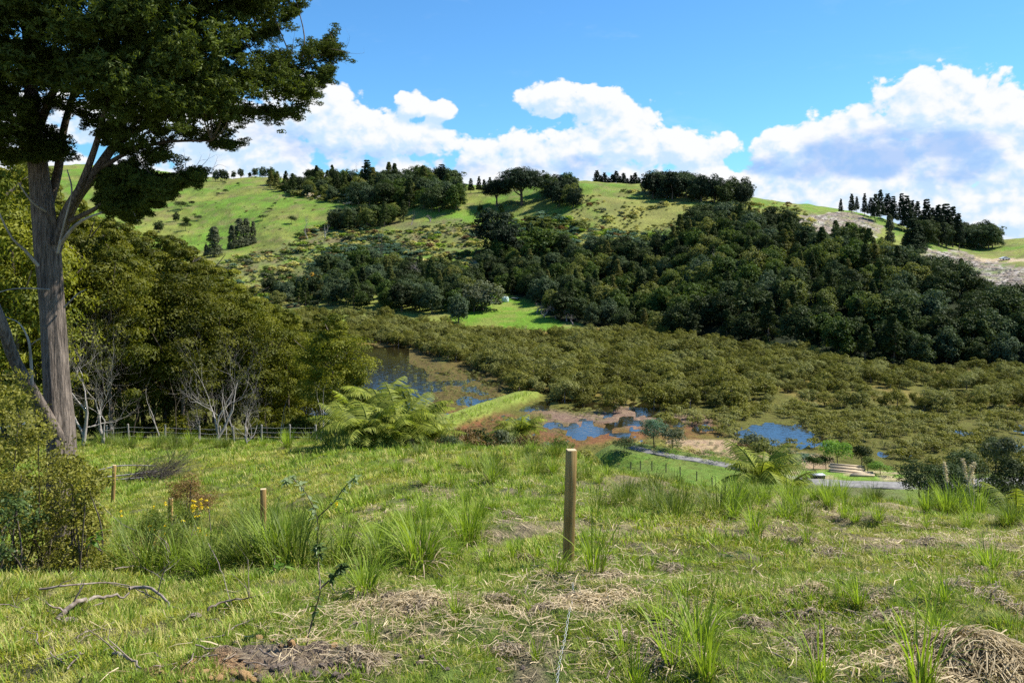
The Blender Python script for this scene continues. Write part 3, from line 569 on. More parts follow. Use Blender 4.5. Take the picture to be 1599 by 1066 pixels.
def plant(key, name, X, Y, z, s, label, cat, group, whole=False, rz=None, sxy=1.0, v=None, leafm=None):
    L = LIB[key]; cm, tm, wm = L[(v if v is not None else random.randrange(len(L))) % len(L)]; rz = random.uniform(0, 2 * pi) if rz is None else rz
    qx = random.uniform(.88, 1.14); sc3 = (s * sxy * qx, s * sxy / qx, s)
    if whole:
        o = link(name, wm, loc=(X, Y, z), rot=(0, 0, rz), scale=sc3); return tag(o, label, cat, group)
    o = thing(name, label, cat, (X, Y, z), rz, group, sc3); link('trunk', tm, o); link('crown', cm, o); return o
def add_mat_kind(new, old, leafmat):
    """the same plant shapes in another foliage"""
    out = []
    for cm, tm, wm in LIB[old]:
        c = cm.copy(); c.materials[0] = M[leafmat]; w = wm.copy(); w.materials[0] = M[leafmat]; out.append((c, tm, w))
    LIB[new] = out
# far bush trees (native forest), about 8 m
make_kind('bush', 7, lambda g: (lambda A: (A[0] + g.normal(size=A[0].shape) * .5, A[1] * g.uniform(.55, 1.3, (len(A[1]), 1))))(crown_round(g, 3.1, 7.2, .3, 72, 1.15, .75, -.75)) + (90, .40, .26, 6, .22, 2), 'bush_dark', 'trunk', 1)
make_kind('broad', 6, lambda g: (lambda A: (A[0] + g.normal(size=A[0].shape) * .5, A[1] * g.uniform(.55, 1.3, (len(A[1]), 1))))(crown_round(g, 2.9, 7.0, .2, 54, 1.15, .8, -.75)) + (100, .40, .27, 6, .2, 2), 'bush_green', 'trunk', 2)
make_kind('cone', 4, lambda g: (*crown_cone(g, 2.5, 8.5, .8, 80, 1.0), 60, .38, .22, 8, .2, 0), 'cone', 'trunk', 3)
make_kind('poplar', 2, lambda g: (*crown_cone(g, 1.7, 9.5, .3, 120, .85, 1.0, .45), 60, .40, .2, 9, .15, 0), 'greygreen', 'trunk', 4)
def pinef(g):
    cs = []; rs = []
    for k in range(13):
        h = 3.8 + k * 1.04; rr = 2.8 * (1 - (k / 14.5)) ** .8 + .08; n = int(6 + rr * 2.6)
        for j in range(n):
            a = 2 * pi * (j + g.random()) / n; q = rr * (.35 + .7 * g.random()); cs.append((q * cos(a), q * sin(a), h + .2 * g.normal() + .10 * q)); rs.append(.72 * (1 - .5 * k / 13) * (.6 + .7 * g.random()))
    rs = np.array(rs); return np.array(cs), np.stack([rs * 1.2, rs * 1.2, rs * .85], -1), 90, .55, .2, 17.5, .26, 0
make_kind('pine', 4, pinef, 'pine', 'darkwood', 5)
def bigpine(g):
    c, r = crown_round(g, 8.2, 11.5, 5.0, 190, 1.8, .65, -.55); return c, r, 110, .55, .24, 14, .6, 6
make_kind('bigpine', 2, bigpine, 'pine', 'darkwood', 6)
make_kind('mangrove', 7, lambda g: (lambda A: (A[0] + g.normal(size=A[0].shape) * .28, A[1] * g.uniform(.6, 1.3, (len(A[1]), 1))))(crown_round(g, 2.1, 3.5, .45, 50, .66, .8, -.8)) + (75, .24, .12, 3.4, .10, 5), 'mangrove', 'deadlav', 7)
make_kind('mangshrub', 4, lambda g: (*crown_round(g, .62, .9, .0, 9, .3, .9, -.2), 30, .17, .09, .8, .03, 2), 'mangrove', 'deadlav', 8)
make_kind('totara', 5, lambda g: (lambda A, B: (np.concatenate([A[0], B[0]]), np.concatenate([A[1], B[1]]), 230, .19, .075, 11, .13, 4))(crown_round(g, 3.0, 8.9, 1.6, 80, 1.0, .5, -.7), crown_cone(g, 2.8, 9.4, 1.8, 60, .9, .45, .55)), 'totara', 'trunk', 9)
make_kind('shrub', 4, lambda g: (*crown_round(g, 1.0, 1.5, .1, 18, .42, .8, -.1), 80, .15, .06, 1.3, .04, 4), 'olive_shrub', 'darkwood', 10)
make_kind('canopy', 2, lambda g: (*crown_round(g, 2.5, 3.9, .7, 44, .75, .7, -.7), 90, .22, .10, 3.8, .12, 6), 'bush_dark', 'darkwood', 11)
for k, o, m_ in (('ridgepine', 'pine', 'pinegreen'), ('macrocarpa', 'bush', 'pine'), ('gold', 'broad', 'gold'), ('greytree', 'broad', 'greygreen'), ('tealshrub', 'shrub', 'teal'), ('brownshrub', 'shrub', 'brownshrub'),
                 ('limeshrub', 'shrub', 'lime'), ('greenshrub', 'shrub', 'bush_green'), ('darkshrub', 'shrub', 'bush_dark'), ('greyshrub', 'shrub', 'greygreen'), ('yellowshrub', 'shrub', 'yellow_shrub'), ('tealtree', 'canopy', 'teal')):
    add_mat_kind(k, o, m_)

def disk(X, Y, r, taken):
    """keeps points that are r apart"""
    keep = []; cell = {}
    for i in range(len(X)):
        rr = r[i] if np.ndim(r) else r; gx, gy = int(X[i] // 8), int(Y[i] // 8); ok = True
        for a in (-1, 0, 1):
            for b in (-1, 0, 1):
                for (x, y) in cell.get((gx + a, gy + b), ()):
                    if (x - X[i]) ** 2 + (y - Y[i]) ** 2 < rr * rr: ok = False; break
                if not ok: break
            if not ok: break
        if ok: cell.setdefault((gx, gy), []).append((X[i], Y[i])); keep.append(i)
    return np.array(keep, int)
def region(poly, lo, hi, n, r, seed, screen=True):
    """random ground points inside a region, r metres apart"""
    g = np.random.default_rng(seed); P = np.array(poly); a = g.uniform(P[:, 0].min(), P[:, 0].max(), n); Y = g.uniform(lo, hi, n); X = (a - CX) / F * Y
    z = tz(X, Y); py = HY - F * z / Y; k = polyin(a, py, poly); X, Y, z, a, py = X[k], Y[k], z[k], a[k], py[k]
    if len(X) == 0: return X, Y, z, a, py
    k = disk(X, Y, r, None); return X[k], Y[k], z[k], a[k], py[k]

# ------------------------------------------------------------------ the native forest on the far slope
cnt = {'bush': 0, 'broad': 0, 'cone': 0}
def forest():
    X, Y, z, a, py = region(FOREST, 160, 345, 12000, 4.45, 61); k = (a < 1645); X, Y, z, a, py = X[k], Y[k], z[k], a[k], py[k]
    g = np.random.default_rng(5); sel = fbm(X / 22, Y / 22, 2, 71) + g.normal(size=len(X)) * .14
    for i in range(len(X)):
        where = 'at the foot of the slope, edging the mangroves' if py[i] > 500 - (a[i] < 1000) * 25 else ('along the crest of the wooded slope' if polyin(np.array([a[i]]), np.array([py[i] - 34]), FOREST)[0] == False else 'halfway up the wooded slope')
        s = g.uniform(.72, 1.2)
        if sel[i] < .50: key, nm, w = 'bush', 'kanuka_tree', 'dark round-headed bush tree '
        elif sel[i] < .62: key, nm, w = 'cone', 'podocarp_tree', 'pointed dark green conifer '
        else: key, nm, w = 'broad', 'broadleaf_tree', 'leafy mid green tree '
        if g.random() < .12: key, nm, w = 'cone', 'podocarp_tree', 'pointed dark green conifer '
        s *= .92 if key == 'cone' else 1
        plant(key, nm, X[i], Y[i], z[i] - .5, s, w + where, 'tree', w.strip() + 's of the wooded slope', whole=True); cnt[key] += 1
    print('forest', len(X), cnt)
forest()
def clump(poly, lo, hi, r, seed, mix, label, group, smin=.8, smax=1.2, whole=True, n=3000):
    X, Y, z, a, py = region(poly, lo, hi, n, r, seed); g = np.random.default_rng(seed)
    for i in range(len(X)):
        key, nm, w = mix[g.choice(len(mix))]
        plant(key, nm, X[i], Y[i], z[i] - .4, g.uniform(smin, smax), w + ' ' + label, 'tree', w + 's ' + group, whole=whole)
    return len(X)
mixd = [('bush', 'kanuka_tree', 'dark round bush tree'), ('broad', 'broadleaf_tree', 'mid green leafy tree'), ('bush', 'kanuka_tree', 'dark round bush tree'), ('bush', 'kanuka_tree', 'dark round bush tree'), ('broad', 'broadleaf_tree', 'mid green leafy tree'), ('cone', 'podocarp_tree', 'narrow dark conifer')]
clump([(485, 440), (520, 425), (580, 420), (640, 432), (700, 430), (735, 440), (740, 470), (700, 492), (640, 487), (560, 484), (500, 476)], 240, 330, 5.0, 11, mixd, 'in the grove behind the pond and mangroves', 'in the grove behind the pond')
clump([(545, 300), (600, 292), (660, 290), (715, 298), (712, 330), (660, 332), (620, 325), (560, 322)], 400, 540, 6.5, 12, mixd[:3] + mixd[:3] + mixd[3:], 'in the dark bush just under the ridge top', 'in the bush under the ridge top', 1.3, 1.8)
clump([(418, 290), (450, 285), (540, 285), (545, 312), (520, 315), (470, 306), (430, 298)], 440, 600, 9, 13, mixd, 'among pampas at the end of the green ridge', 'among pampas by the green ridge', .9, 1.4)
clump([(515, 356), (560, 348), (600, 345), (640, 343), (590, 358), (530, 364)], 370, 460, 5.5, 14, mixd, 'in the small copse below the ridge bush', 'in the small copse', 1.0, 1.5)
clump([(850, 300), (900, 296), (895, 325), (868, 322), (850, 312)], 380, 450, 6.5, 15, [('broad', 'broadleaf_tree', 'mid green leafy tree'), ('macrocarpa', 'cypress_tree', 'black-green cypress')], 'on the ridge beside the umbrella pine', 'beside the umbrella pine', 1.1, 1.5)
clump([(1005, 301), (1060, 301), (1165, 318), (1165, 325), (1060, 312), (1005, 310)], 370, 450, 6, 16, [('macrocarpa', 'cypress_tree', 'black-green cypress'), ('bush', 'kanuka_tree', 'dark round bush tree')], 'on the skyline above the sunlit scrub', 'on the skyline above the scrub', 1.1, 1.8)
clump([(1440, 372), (1500, 376), (1555, 384), (1555, 392), (1500, 386), (1440, 382)], 330, 470, 6, 17, [('bush', 'kanuka_tree', 'dark round bush tree')], 'at the end of the pine row', 'at the end of the pine row', 1.2, 1.7)
clump([(745, 330), (800, 322), (800, 345), (760, 350)], 380, 450, 9, 18, [('broad', 'broadleaf_tree', 'mid green leafy tree')], 'in the grass under the umbrella pine', 'in the grass under the pine', .4, .6)
clump([(420, 462), (480, 455), (480, 478), (425, 480)], 240, 330, 6, 19, mixd, 'beside the golden autumn tree', 'beside the golden tree', .7, 1)

def one(key, nm, px, Y, H, label, cat='tree', sxy=1, v=None, base=None, group=None, whole=False, sink=.3, top=None):
    X, Y, z = at(px, Y)
    if top is not None: H = (HY - top) / F * Y - z + sink
    hh = {'bigpine': 18.5, 'pine': 18.2, 'ridgepine': 18.2, 'bush': 8.2, 'macrocarpa': 8.2, 'broad': 8, 'gold': 8, 'greytree': 8, 'cone': 9.6, 'poplar': 10.4, 'totara': 10.9, 'canopy': 5, 'tealtree': 5, 'mangrove': 4.3}.get(key, 1.75)
    return plant(key, nm, X, Y, z - sink, H / hh, label, cat, group, whole, sxy=sxy, v=v)
one('bigpine', 'pine_tree', 815, 428, 21, 'broad umbrella-headed pine standing alone on the green ridge', sxy=1.2, v=0, top=252, sink=3)
one('bigpine', 'pine_tree', 776, 432, 14, 'smaller spreading pine in front of the umbrella pine', sxy=1.05, v=1, top=274, sink=2)
one('macrocarpa', 'cypress_tree', 772, 345, 20, 'massive black-green cypress at the top corner of the forest by the track', sxy=1.0)
one('macrocarpa', 'cypress_tree', 790, 335, 15, 'second black-green cypress tucked behind the track edge', sxy=1.0)
one('broad', 'broadleaf_tree', 850, 318, 15, 'wide feathery green tree high in the forest near the cypress', sxy=1.3)
one('pine', 'pine_tree', 690, 470, 17, 'tall pointed pine rising from the ridge bush', sxy=1.5)
one('pine', 'pine_tree', 573, 500, 22, 'ragged pine beside the bare dead spars on the ridge', sxy=1.4)
one('pine', 'pine_tree', 718, 470, 12, 'narrow pine at the edge of the ridge bush', sxy=1.)
for px, H in ((735, 9), (748, 10), (756, 8), (765, 9)): one('ridgepine', 'pine_tree', px, 465, H, 'thin see-through pine in the skyline gap between ridge bush and umbrella pine', group='thin pines in the skyline gap', sxy=1.2)
one('gold', 'broadleaf_tree', 487, 292, 7, 'golden autumn tree between the scrub and the dark grove', sxy=.95)
one('greytree', 'broadleaf_tree', 755, 250, 9.5, 'wide grey-green spreading tree over the clearing with the tank', sxy=1.55, v=1)
one('greytree', 'broadleaf_tree', 740, 246, 8, 'grey-green tree just under the wide spreading tree', sxy=1.2, v=2)
one('bush', 'kanuka_tree', 716, 232, 8.5, 'dark tree standing on the clearing edge by the mangroves', sxy=.9)
one('bush', 'kanuka_tree', 248, 440, 6, 'lone round bush on the open green hillside', sxy=1.1)
one('bush', 'kanuka_tree', 275, 470, 6, 'dark bush in the gully under the totara boughs', sxy=.8)
one('broad', 'broadleaf_tree', 292, 465, 4, 'low grey-green bush in the hillside gully', sxy=1.4)
for px, Y, H, s in ((334, 372, 17, 1.5), (362, 395, 15, 1.1), (374, 398, 18, 1.3), (384, 400, 17, 1.2), (395, 402, 14, 1.0), (322, 378, 7, 1.2)):
    one('poplar', 'poplar_tree', px, Y, H * .8, {334: 'broad grey-green poplar standing apart below the poplar clump', 322: 'small poplar beside the broad one', 362: 'poplar at the gully end of the clump on the green hill', 374: 'tallest poplar of the clump on the green hill', 384: 'poplar second tallest in the clump on the green hill', 395: 'shortest poplar of the clump on the green hill'}[px], sxy=s)
for i, (px, H) in enumerate(((312, 7), (337, 9), (347, 10), (353, 8), (365, 6), (376, 8), (390, 5), (398, 8), (410, 9), (419, 7), (424, 8))):
    one('bush', 'kanuka_tree', px, 620 if px < 400 else 610, H, 'small dark tree in the spaced row on the skyline of the green ridge', group='spaced trees on the green skyline', whole=True, sxy=.72)
for px, py, H in ((352, 302, 2.5), (340, 305, 1.8), (372, 290, 2), (309, 345, 3), (300, 322, 3), (290, 360, 4), (420, 330, 2), (410, 345, 3), (455, 350, 4), (283, 328, 5), (350, 288, 2), (430, 322, 2)):
    X, Y, z = gp(px, py, 330, 660); plant('darkshrub', 'shrub', X, Y, z, H / 1.6, 'small dark shrub dotted on the open green hillside', 'shrub', 'shrubs dotted on the green hillside', True, sxy=1.3)
# pines along the right-hand skyline
pines = [(1313, 308), (1330, 300), (1338, 305), (1350, 299), (1360, 306), (1367, 299), (1375, 292), (1386, 299), (1395, 303), (1408, 298), (1416, 301), (1424, 309), (1433, 310), (1447, 306), (1456, 320), (1466, 314), (1477, 313), (1488, 317), (1497, 328)]
for i, (px, H) in enumerate(pines):
    lab = 'shadowed tall pine in the close row on the far skyline'
    if i == 0: lab = 'first pine of the skyline row, apart from the rest, beside the slash heap'
    if i == 6: lab = 'tallest pine of the skyline row'
    if i == 18: lab = 'last short pine of the skyline row, above the dark bush'
    one('pine', 'pine_tree', px, 395 + 6 * ((i * 7) % 5), 10, lab, top=H, group='pines in the skyline row', sxy=.85 + .15 * ((i * 5) % 3))
one('pine', 'pine_tree', 1424, 290, 16, top=337, label= 'big dark pine standing in front of the skyline row, over the forest edge', sxy=1.5, v=1)
one('pine', 'pine_tree', 1434, 293, 14, top=345, label= 'second dark pine close beside the big one at the forest edge', sxy=1.5, v=2)
one('pine', 'pine_tree', 1416, 294, 12, top=358, label= 'third and lowest dark pine of the trio at the forest edge', sxy=1.4, v=3)
one('poplar', 'poplar_tree', 1389, 330, 12, 'thin see-through tree in front of the pine row', sxy=1.)
for px in range(932, 1004, 6): one('pine', 'pine_tree', px, 520, 8 + (px * 7 % 5), 'distant conifer in the even plantation row on the skyline', group='distant plantation conifers', whole=True, sxy=1.5)

# ------------------------------------------------------------------ mangroves
def mangroves():
    Z1 = [(545, 520), (600, 516), (700, 522), (800, 530), (880, 532), (960, 524), (1040, 530), (1180, 548), (1270, 556), (1366, 578), (1700, 584), (1700, 636), (1560, 640), (1480, 640), (1400, 640), (1280, 634), (1180, 632), (1060, 640), (960, 646), (880, 634), (820, 622), (800, 604), (740, 572), (660, 550), (600, 536), (545, 534)]
    Z0 = [(400, 505), (480, 490), (560, 494), (640, 504), (720, 518), (560, 520), (470, 540), (400, 540)]
    X, Y, z, a, py = region(Z1, 115, 235, 50000, 2.05, 91); X2, Y2, z2, a2, py2 = region(Z0, 190, 275, 8000, 2.9, 92)
    X, Y, z, a, py = (np.concatenate(t) for t in ((X, X2), (Y, Y2), (z, z2), (a, a2), (py, py2)))
    k = (a < 1640) & (fbm(X / 9, Y / 9, 3, 95) > np.where(a > 1200, .31 + .10 * (py > 600), .30)); X, Y, z, a, py = X[k], Y[k], z[k], a[k], py[k]
    k = segd(X, Y, BUND) > 3.5; X, Y, z, a, py = X[k], Y[k], z[k], a[k], py[k]
    g = np.random.default_rng(9); s = g.uniform(.42, 1.0, len(X)) * (1 - .18 * (a > 1150) - .1 * (a > 1350)); o = np.argsort(-s / Y); first = o[:290]; rest = o[290:]
    for i in first:
        w = ('on the flooded front edge of the swamp' if py[i] > 618 else 'in the thick of the mangrove swamp') if a[i] < 1150 else ('on the open salt meadow side of the swamp' if py[i] > 605 else 'below the wooded slope')
        plant('mangrove', 'mangrove_tree', X[i], Y[i], max(z[i], WL) - .15, s[i], 'olive rounded mangrove tree ' + w, 'mangrove', 'mangrove trees ' + w, sxy=g.uniform(.95, 1.35))
    g2 = np.random.default_rng(3); n = len(rest)
    tag(gn_scatter('mangrove_thicket', [w for (_, _, w) in LIB['mangrove']], np.column_stack([X[rest], Y[rest], np.maximum(z[rest], WL) - .1]), g2.random(n) * 6.28, s[rest][:, None] * np.column_stack([g2.uniform(1, 1.45, n), g2.uniform(1, 1.45, n), g2.uniform(.85, 1.1, n)]), g2.integers(0, 7, n)), 'far mass of olive mangroves filling the estuary behind the nearer trees', 'mangroves', kind='stuff'); print('mangroves', len(X))
    # knee-high mangrove bushes on the open flats
    Zs = [(1020, 640), (1100, 634), (1300, 636), (1450, 642), (1700, 640), (1700, 745), (1450, 730), (1330, 700), (1200, 696), (1100, 676), (1030, 664)]
    X, Y, z, a, py = region(Zs, 84, 128, 16000, .95, 93); k = (z > WL + .02) & (z < WL + .8) & (fbm(X / 5, Y / 5, 3, 96) > .40) & (a < 1620); X, Y, z = X[k], Y[k], z[k]
    s = g.uniform(.5, 1.25, len(X)); o = np.argsort(-s / Y); first = o[:290]; rest = o[290:]
    for i in first: plant('mangshrub', 'mangrove_shrub', X[i], Y[i], z[i], s[i], 'low olive mangrove shrub on the open salt flat', 'shrub', 'low mangrove shrubs on the salt flat', True, sxy=1.25)
    Xp, Yp, zp_, ap, pyp = region([(560, 536), (800, 600), (780, 622), (700, 640), (600, 640), (560, 600)], 115, 195, 16000, 1.15, 94)
    kk = (g.random(len(Xp)) < sstep(ap, 600, 700) * .85 + .05); Xp, Yp = Xp[kk], Yp[kk]
    Xm, Ym, zm, am, pym = region([(700, 650), (860, 632), (1050, 640), (1060, 700), (900, 700), (720, 690)], 90, 120, 9000, 1.0, 95); km = (zm > WL - .08) & (fbm(Xm / 5, Ym / 5, 3, 99) > .44)
    P = np.concatenate([np.column_stack([X[rest], Y[rest], z[rest]]), np.column_stack([Xp, Yp, np.full(len(Xp), WL - .05)]), np.column_stack([Xm, Ym, zm])[km]])
    sz = np.concatenate([s[rest], g.uniform(.35, .7, len(Xp)), g.uniform(.3, .6, km.sum())])
    C, Rr = crown_round(g2, .7, .8, .0, 7, .34, .9, -.2); V, Q, va = leaves(g2, C, Rr, 12, .22, .12)
    V, Fs, va = scatter_merge((V, [Q], va), P, g.random(len(P)) * 6.28, sz[:, None] * np.ones((1, 3)), g.random(len(P))); G = Geo(); G.add(V, Fs, 0, va)
    tag(link('saltmarsh_shrubbery', G.mesh('saltmarsh_shrubbery', [M['mangrove']])), 'countless low shrubs and weed clumps over the marsh and shallow pond', 'marsh shrubs', kind='stuff')
mangroves()

# ------------------------------------------------------------------ hillside scrub, pampas, slash
def hillside():
    g = np.random.default_rng(31)
    def tuftset(nm, poly, lo, hi, n, r, sizes, mats, label, cat, seed, dens=.4, per=22, L=.55):
        X, Y, z, a, py = region(poly, lo, hi, n, r, seed); nf_ = fbm(X / 9, Y / 9, 4, seed, .65); k = nf_ > dens; X, Y, z, nf_ = X[k], Y[k], z[k], nf_[k]
        G = Geo(); mi = g.choice(len(mats), len(X), p=[m[1] for m in mats])
        for j in range(len(mats)):
            q = mi == j
            if not q.any(): continue
            C, Rr = crown_round(g, 1.0, 1.5, -.2, 8, .5, .8, -.1); V, Q, va = leaves(g, C, Rr, per, L, L * .4)
            V, Fs, va = scatter_merge((V, [Q], va), np.column_stack([X[q], Y[q], z[q]]), g.random(q.sum()) * 6.28, (sizes[0] + (sizes[1] - sizes[0]) * g.random(q.sum()) ** 2 * (.4 + 1.6 * sstep(nf_[q], dens, dens + .25)))[:, None] * np.array([[1.25, 1.25, .8]]), g.random(q.sum())); G.add(V, Fs, j, va)
        tag(link(nm, G.mesh(nm, [M[m[0]] for m in mats])), label, cat, kind='stuff')
    SB = [(250, 432), (330, 412), (420, 392), (520, 345), (600, 362), (720, 345), (765, 360), (750, 400), (740, 440), (600, 425), (520, 440), (480, 492), (250, 500)]
    tuftset('hillside_scrub', SB, 235, 440, 16000, 1.6, (.35, 1.2), [('grasspale', .24), ('bush_green', .22), ('redbrown', .05), ('teal', .10), ('greygreen', .22), ('brownshrub', .05), ('grass', .12)], 'rough mixed scrub and pampas tufts over the hill behind the pond', 'scrub', 32, .34)
    tuftset('bracken', [(480, 420), (520, 385), (600, 368), (640, 400), (600, 418), (540, 425)], 280, 400, 5000, 1.7, (.8, 1.5), [('teal', .8), ('bush_green', .2)], 'blue-green bracken patch on the slope above the grove', 'bracken', 33, .35)
    tuftset('bracken', [(800, 345), (860, 335), (930, 360), (1040, 372), (1040, 395), (930, 400), (850, 385)], 300, 400, 5000, 2.2, (.9, 1.9), [('teal', .35), ('bush_green', .45), ('redbrown', .08), ('grass', .12)], 'pale green and rusty undergrowth along the top edge of the forest', 'undergrowth', 34, .3)
    tuftset('ridge_scrub', [(890, 300), (1000, 298), (1250, 322), (1290, 378), (1240, 355), (1100, 340), (1050, 362), (900, 385)], 300, 450, 6000, 2.4, (.4, 1.3), [('bush_green', .4), ('grasspale', .25), ('redbrown', .1), ('greygreen', .25)], 'patchy gorse and grass scrub on the sunlit ridge above the forest', 'scrub', 35, .46)
    tuftset('pampas_scrub', [(440, 285), (540, 282), (560, 322), (480, 312), (440, 300)], 430, 600, 5000, 2.4, (.8, 1.8), [('bush_green', .5), ('plume', .16), ('bush_dark', .34)], 'pampas and dark scrub on the knoll beside the green ridge', 'scrub', 36, .2)
    tuftset('hillside_weeds', [(200, 300), (420, 285), (520, 330), (420, 395), (330, 420), (200, 400)], 330, 640, 4000, 5, (.25, .7), [('redbrown', .4), ('bush_green', .6)], 'sparse rushes and weeds on the green pasture', 'weeds', 37, .5, 14)
    tuftset('road_verge_weeds', [(960, 700), (1240, 742), (1260, 722), (1450, 738), (1450, 716), (1240, 700), (1050, 690)], 55, 105, 5000, .8, (.25, .6), [('grasspale', .3), ('bush_green', .4), ('lime', .2), ('brownshrub', .1)], 'rank weeds along the road verge and marsh edge', 'weeds', 38, .42, 22, .22)
    tuftset('lawn_weeds', [(960, 706), (1040, 716), (1180, 742), (1250, 764), (1150, 772), (1000, 745), (930, 722)], 45, 95, 5000, .7, (.15, .45), [('grass', .5), ('grasspale', .25), ('bush_green', .25)], 'tufts and weeds over the bright bank below the brow', 'weeds', 40, .44, 22, .2)
    tuftset('clearing_weeds', [(700, 508), (870, 512), (880, 526), (700, 518)], 205, 250, 3000, 1.1, (.25, .6), [('brownshrub', .5), ('grasspale', .5)], 'rank growth on the bank between clearing and mangroves', 'weeds', 39, .4, 16, .3)
    X, Y, z, a, py = region([(560, 655), (640, 676), (690, 655), (822, 612), (835, 622), (700, 664), (650, 690)], 88, 135, 9000, .45, 44); k = (segd(X, Y, BUND) < 2.1); X, Y, z = X[k], Y[k], z[k]
    V, Fs, va = blades(g, 10, .45, .05, lean=.7, seg=2, r0=.15); V, Fs, va = scatter_merge((V, Fs, va), np.column_stack([X, Y, z]), g.random(len(X)) * 6.28, g.uniform(.6, 1.3, len(X))[:, None] * np.ones((1, 3)), g.random(len(X))); G = Geo(); G.add(V, Fs, 0, va)
    tag(link('bund_grass', G.mesh('bund_grass', [M['grass']])), 'bright rank grass along the narrow bund between the pools', 'grass', kind='stuff')
    # logging slash
    G = Geo()
    for P, lo, hi, n in (([(1445, 392), (1500, 396), (1560, 416), (1620, 432), (1620, 470), (1520, 432), (1440, 404)], 215, 420, 900), ([(1230, 342), (1330, 332), (1375, 352), (1365, 368), (1260, 360)], 290, 430, 420)):
        X, Y, z, a, py = region(P, lo, hi, n * 8, 1.1, 45)
        for i in range(min(n, len(X))):
            an = g.random() * pi; L = g.uniform(.5, 2.2); d = np.array([cos(an), sin(an), g.normal() * .15]) * L / 2; p = np.array([X[i], Y[i], z[i] + .15]); V, Q = tube([p - d, p + d], g.uniform(.05, .14), 3); G.add(V, [Q], 0)
    tag(link('logging_slash', G.mesh('logging_slash', [M['dead']])), 'pale broken logs and slash strewn over the cleared hillside', 'slash', kind='stuff')
hillside()
# bare trees on the hill
def bare(nm, px, Y, H, r, seed, label, depth=4, kids=3, matn='dead', trunk=.4, spread=.6, upb=.35, shrink=.7, sink=.2, lean=(0, 0, 1), cat='dead tree', group=None):
    X, Y, z = at(px, Y); me = bare_tree(seed, H, r, depth, kids, trunk, spread, upb, lean, shrink).mesh(nm, [M[matn]])
    h = max(v.co.z for v in me.vertices); return tag(link(nm, me, loc=(X, Y, z - sink), scale=H / h), label, cat, group)
bare('dead_tree', 593, 345, 17, .30, 3, 'tall bare dead tree rising over the bracken patch', 3, 3, 'darkwood', .6, .18, .9)
bare('dead_tree', 557, 505, 21, .25, 4, 'tallest bare spar on the ridge beside the ragged pine', 2, 3, 'darkwood', .75, .3, .9)
bare('dead_tree', 551, 505, 13, .2, 5, 'shorter bare spar beside the tallest one', 2, 3, 'darkwood', .75, .3, .9)
bare('bare_tree', 642, 405, 8, .2, 6, 'small bare grey tree on the slope under the ridge bush', 4, 3, 'deadlav', .3, .5, .5)
bare('bare_tree', 672, 410, 4.5, .2, 7, 'low bare shrub beside the small bare tree', 4, 3, 'deadlav', .2, .9, .2)
bare('bare_tree', 481, 400, 15, .25, 8, 'feathery bare poplar at the edge of the small copse', 5, 3, 'dead', .4, .35, .6)
bare('bare_tree', 508, 395, 8, .2, 9, 'short bare tree beside the feathery one', 4, 3, 'dead', .3, .5, .5)
bare('bare_tree', 665, 300, 9.5, .3, 10, 'wide bare lavender-grey tree crowning the grove', 6, 3, 'deadlav', .22, .95, .12, .72)
for px, Y, H in ((850, 238, 4.5), (868, 235, 5), (885, 232, 4), (845, 242, 4), (838, 244, 3.5), (895, 228, 3.5)): bare('bare_shrub', px, Y, H, .12, px, 'leafless grey thicket shrub between clearing and forest foot', 5, 3, 'deadlav', .2, .8, .3, cat='shrub', group='leafless shrubs by the clearing')
bare('dead_tree', 1120, 240, 8, .18, 77, 'twisted pale dead tree standing out of the dark forest', 3, 3, 'dead', .5, .6, .3)

# ------------------------------------------------------------------ clearing: tank, sheets; hill: car; verge: timber, stump
def boxv(x0, x1, y0, y1, z0, z1, ch=0):
    V = [(x, y, z) for z in (z0, z1) for (x, y) in ((x0, y0), (x1, y0), (x1, y1), (x0, y1))]
    return np.array(V, float), [np.array([[0, 3, 2, 1], [4, 5, 6, 7], [0, 1, 5, 4], [1, 2, 6, 5], [2, 3, 7, 6], [3, 0, 4, 7]])]
X, Y, z = gp(789, 471, 235, 300); t_ = thing('water_tank', 'pale green round water tank in the sunny clearing', 'water tank', (X, Y, z))
pr = np.array([(1.05, 0), (1.1, .1), (1.1, 1.3), (1.02, 1.4), (.25, 1.62)]); th = np.arange(20) * 2 * pi / 20; V = np.stack([pr[:, 0][:, None] * np.cos(th), pr[:, 0][:, None] * np.sin(th), np.broadcast_to(pr[:, 1][:, None], (5, 20))], -1)
i = (np.arange(4)[:, None] * 20 + np.arange(20)[None]); j = (np.arange(4)[:, None] * 20 + (np.arange(20)[None] + 1) % 20); link('tank_body', mesh('tank_body', V, [np.stack([i, j, j + 20, i + 20], -1).reshape(-1, 4)], [M['tank']]), t_)
V, Q = tube([(0, 0, 1.5), (0, 0, 1.72)], .28, 12); V = np.vstack([V, [(0, 0, 1.74)]]); link('lid', mesh('lid', V, [Q, np.array([[12 + a, 12 + (a + 1) % 12, 24] for a in range(12)])], [M['white']]), t_)
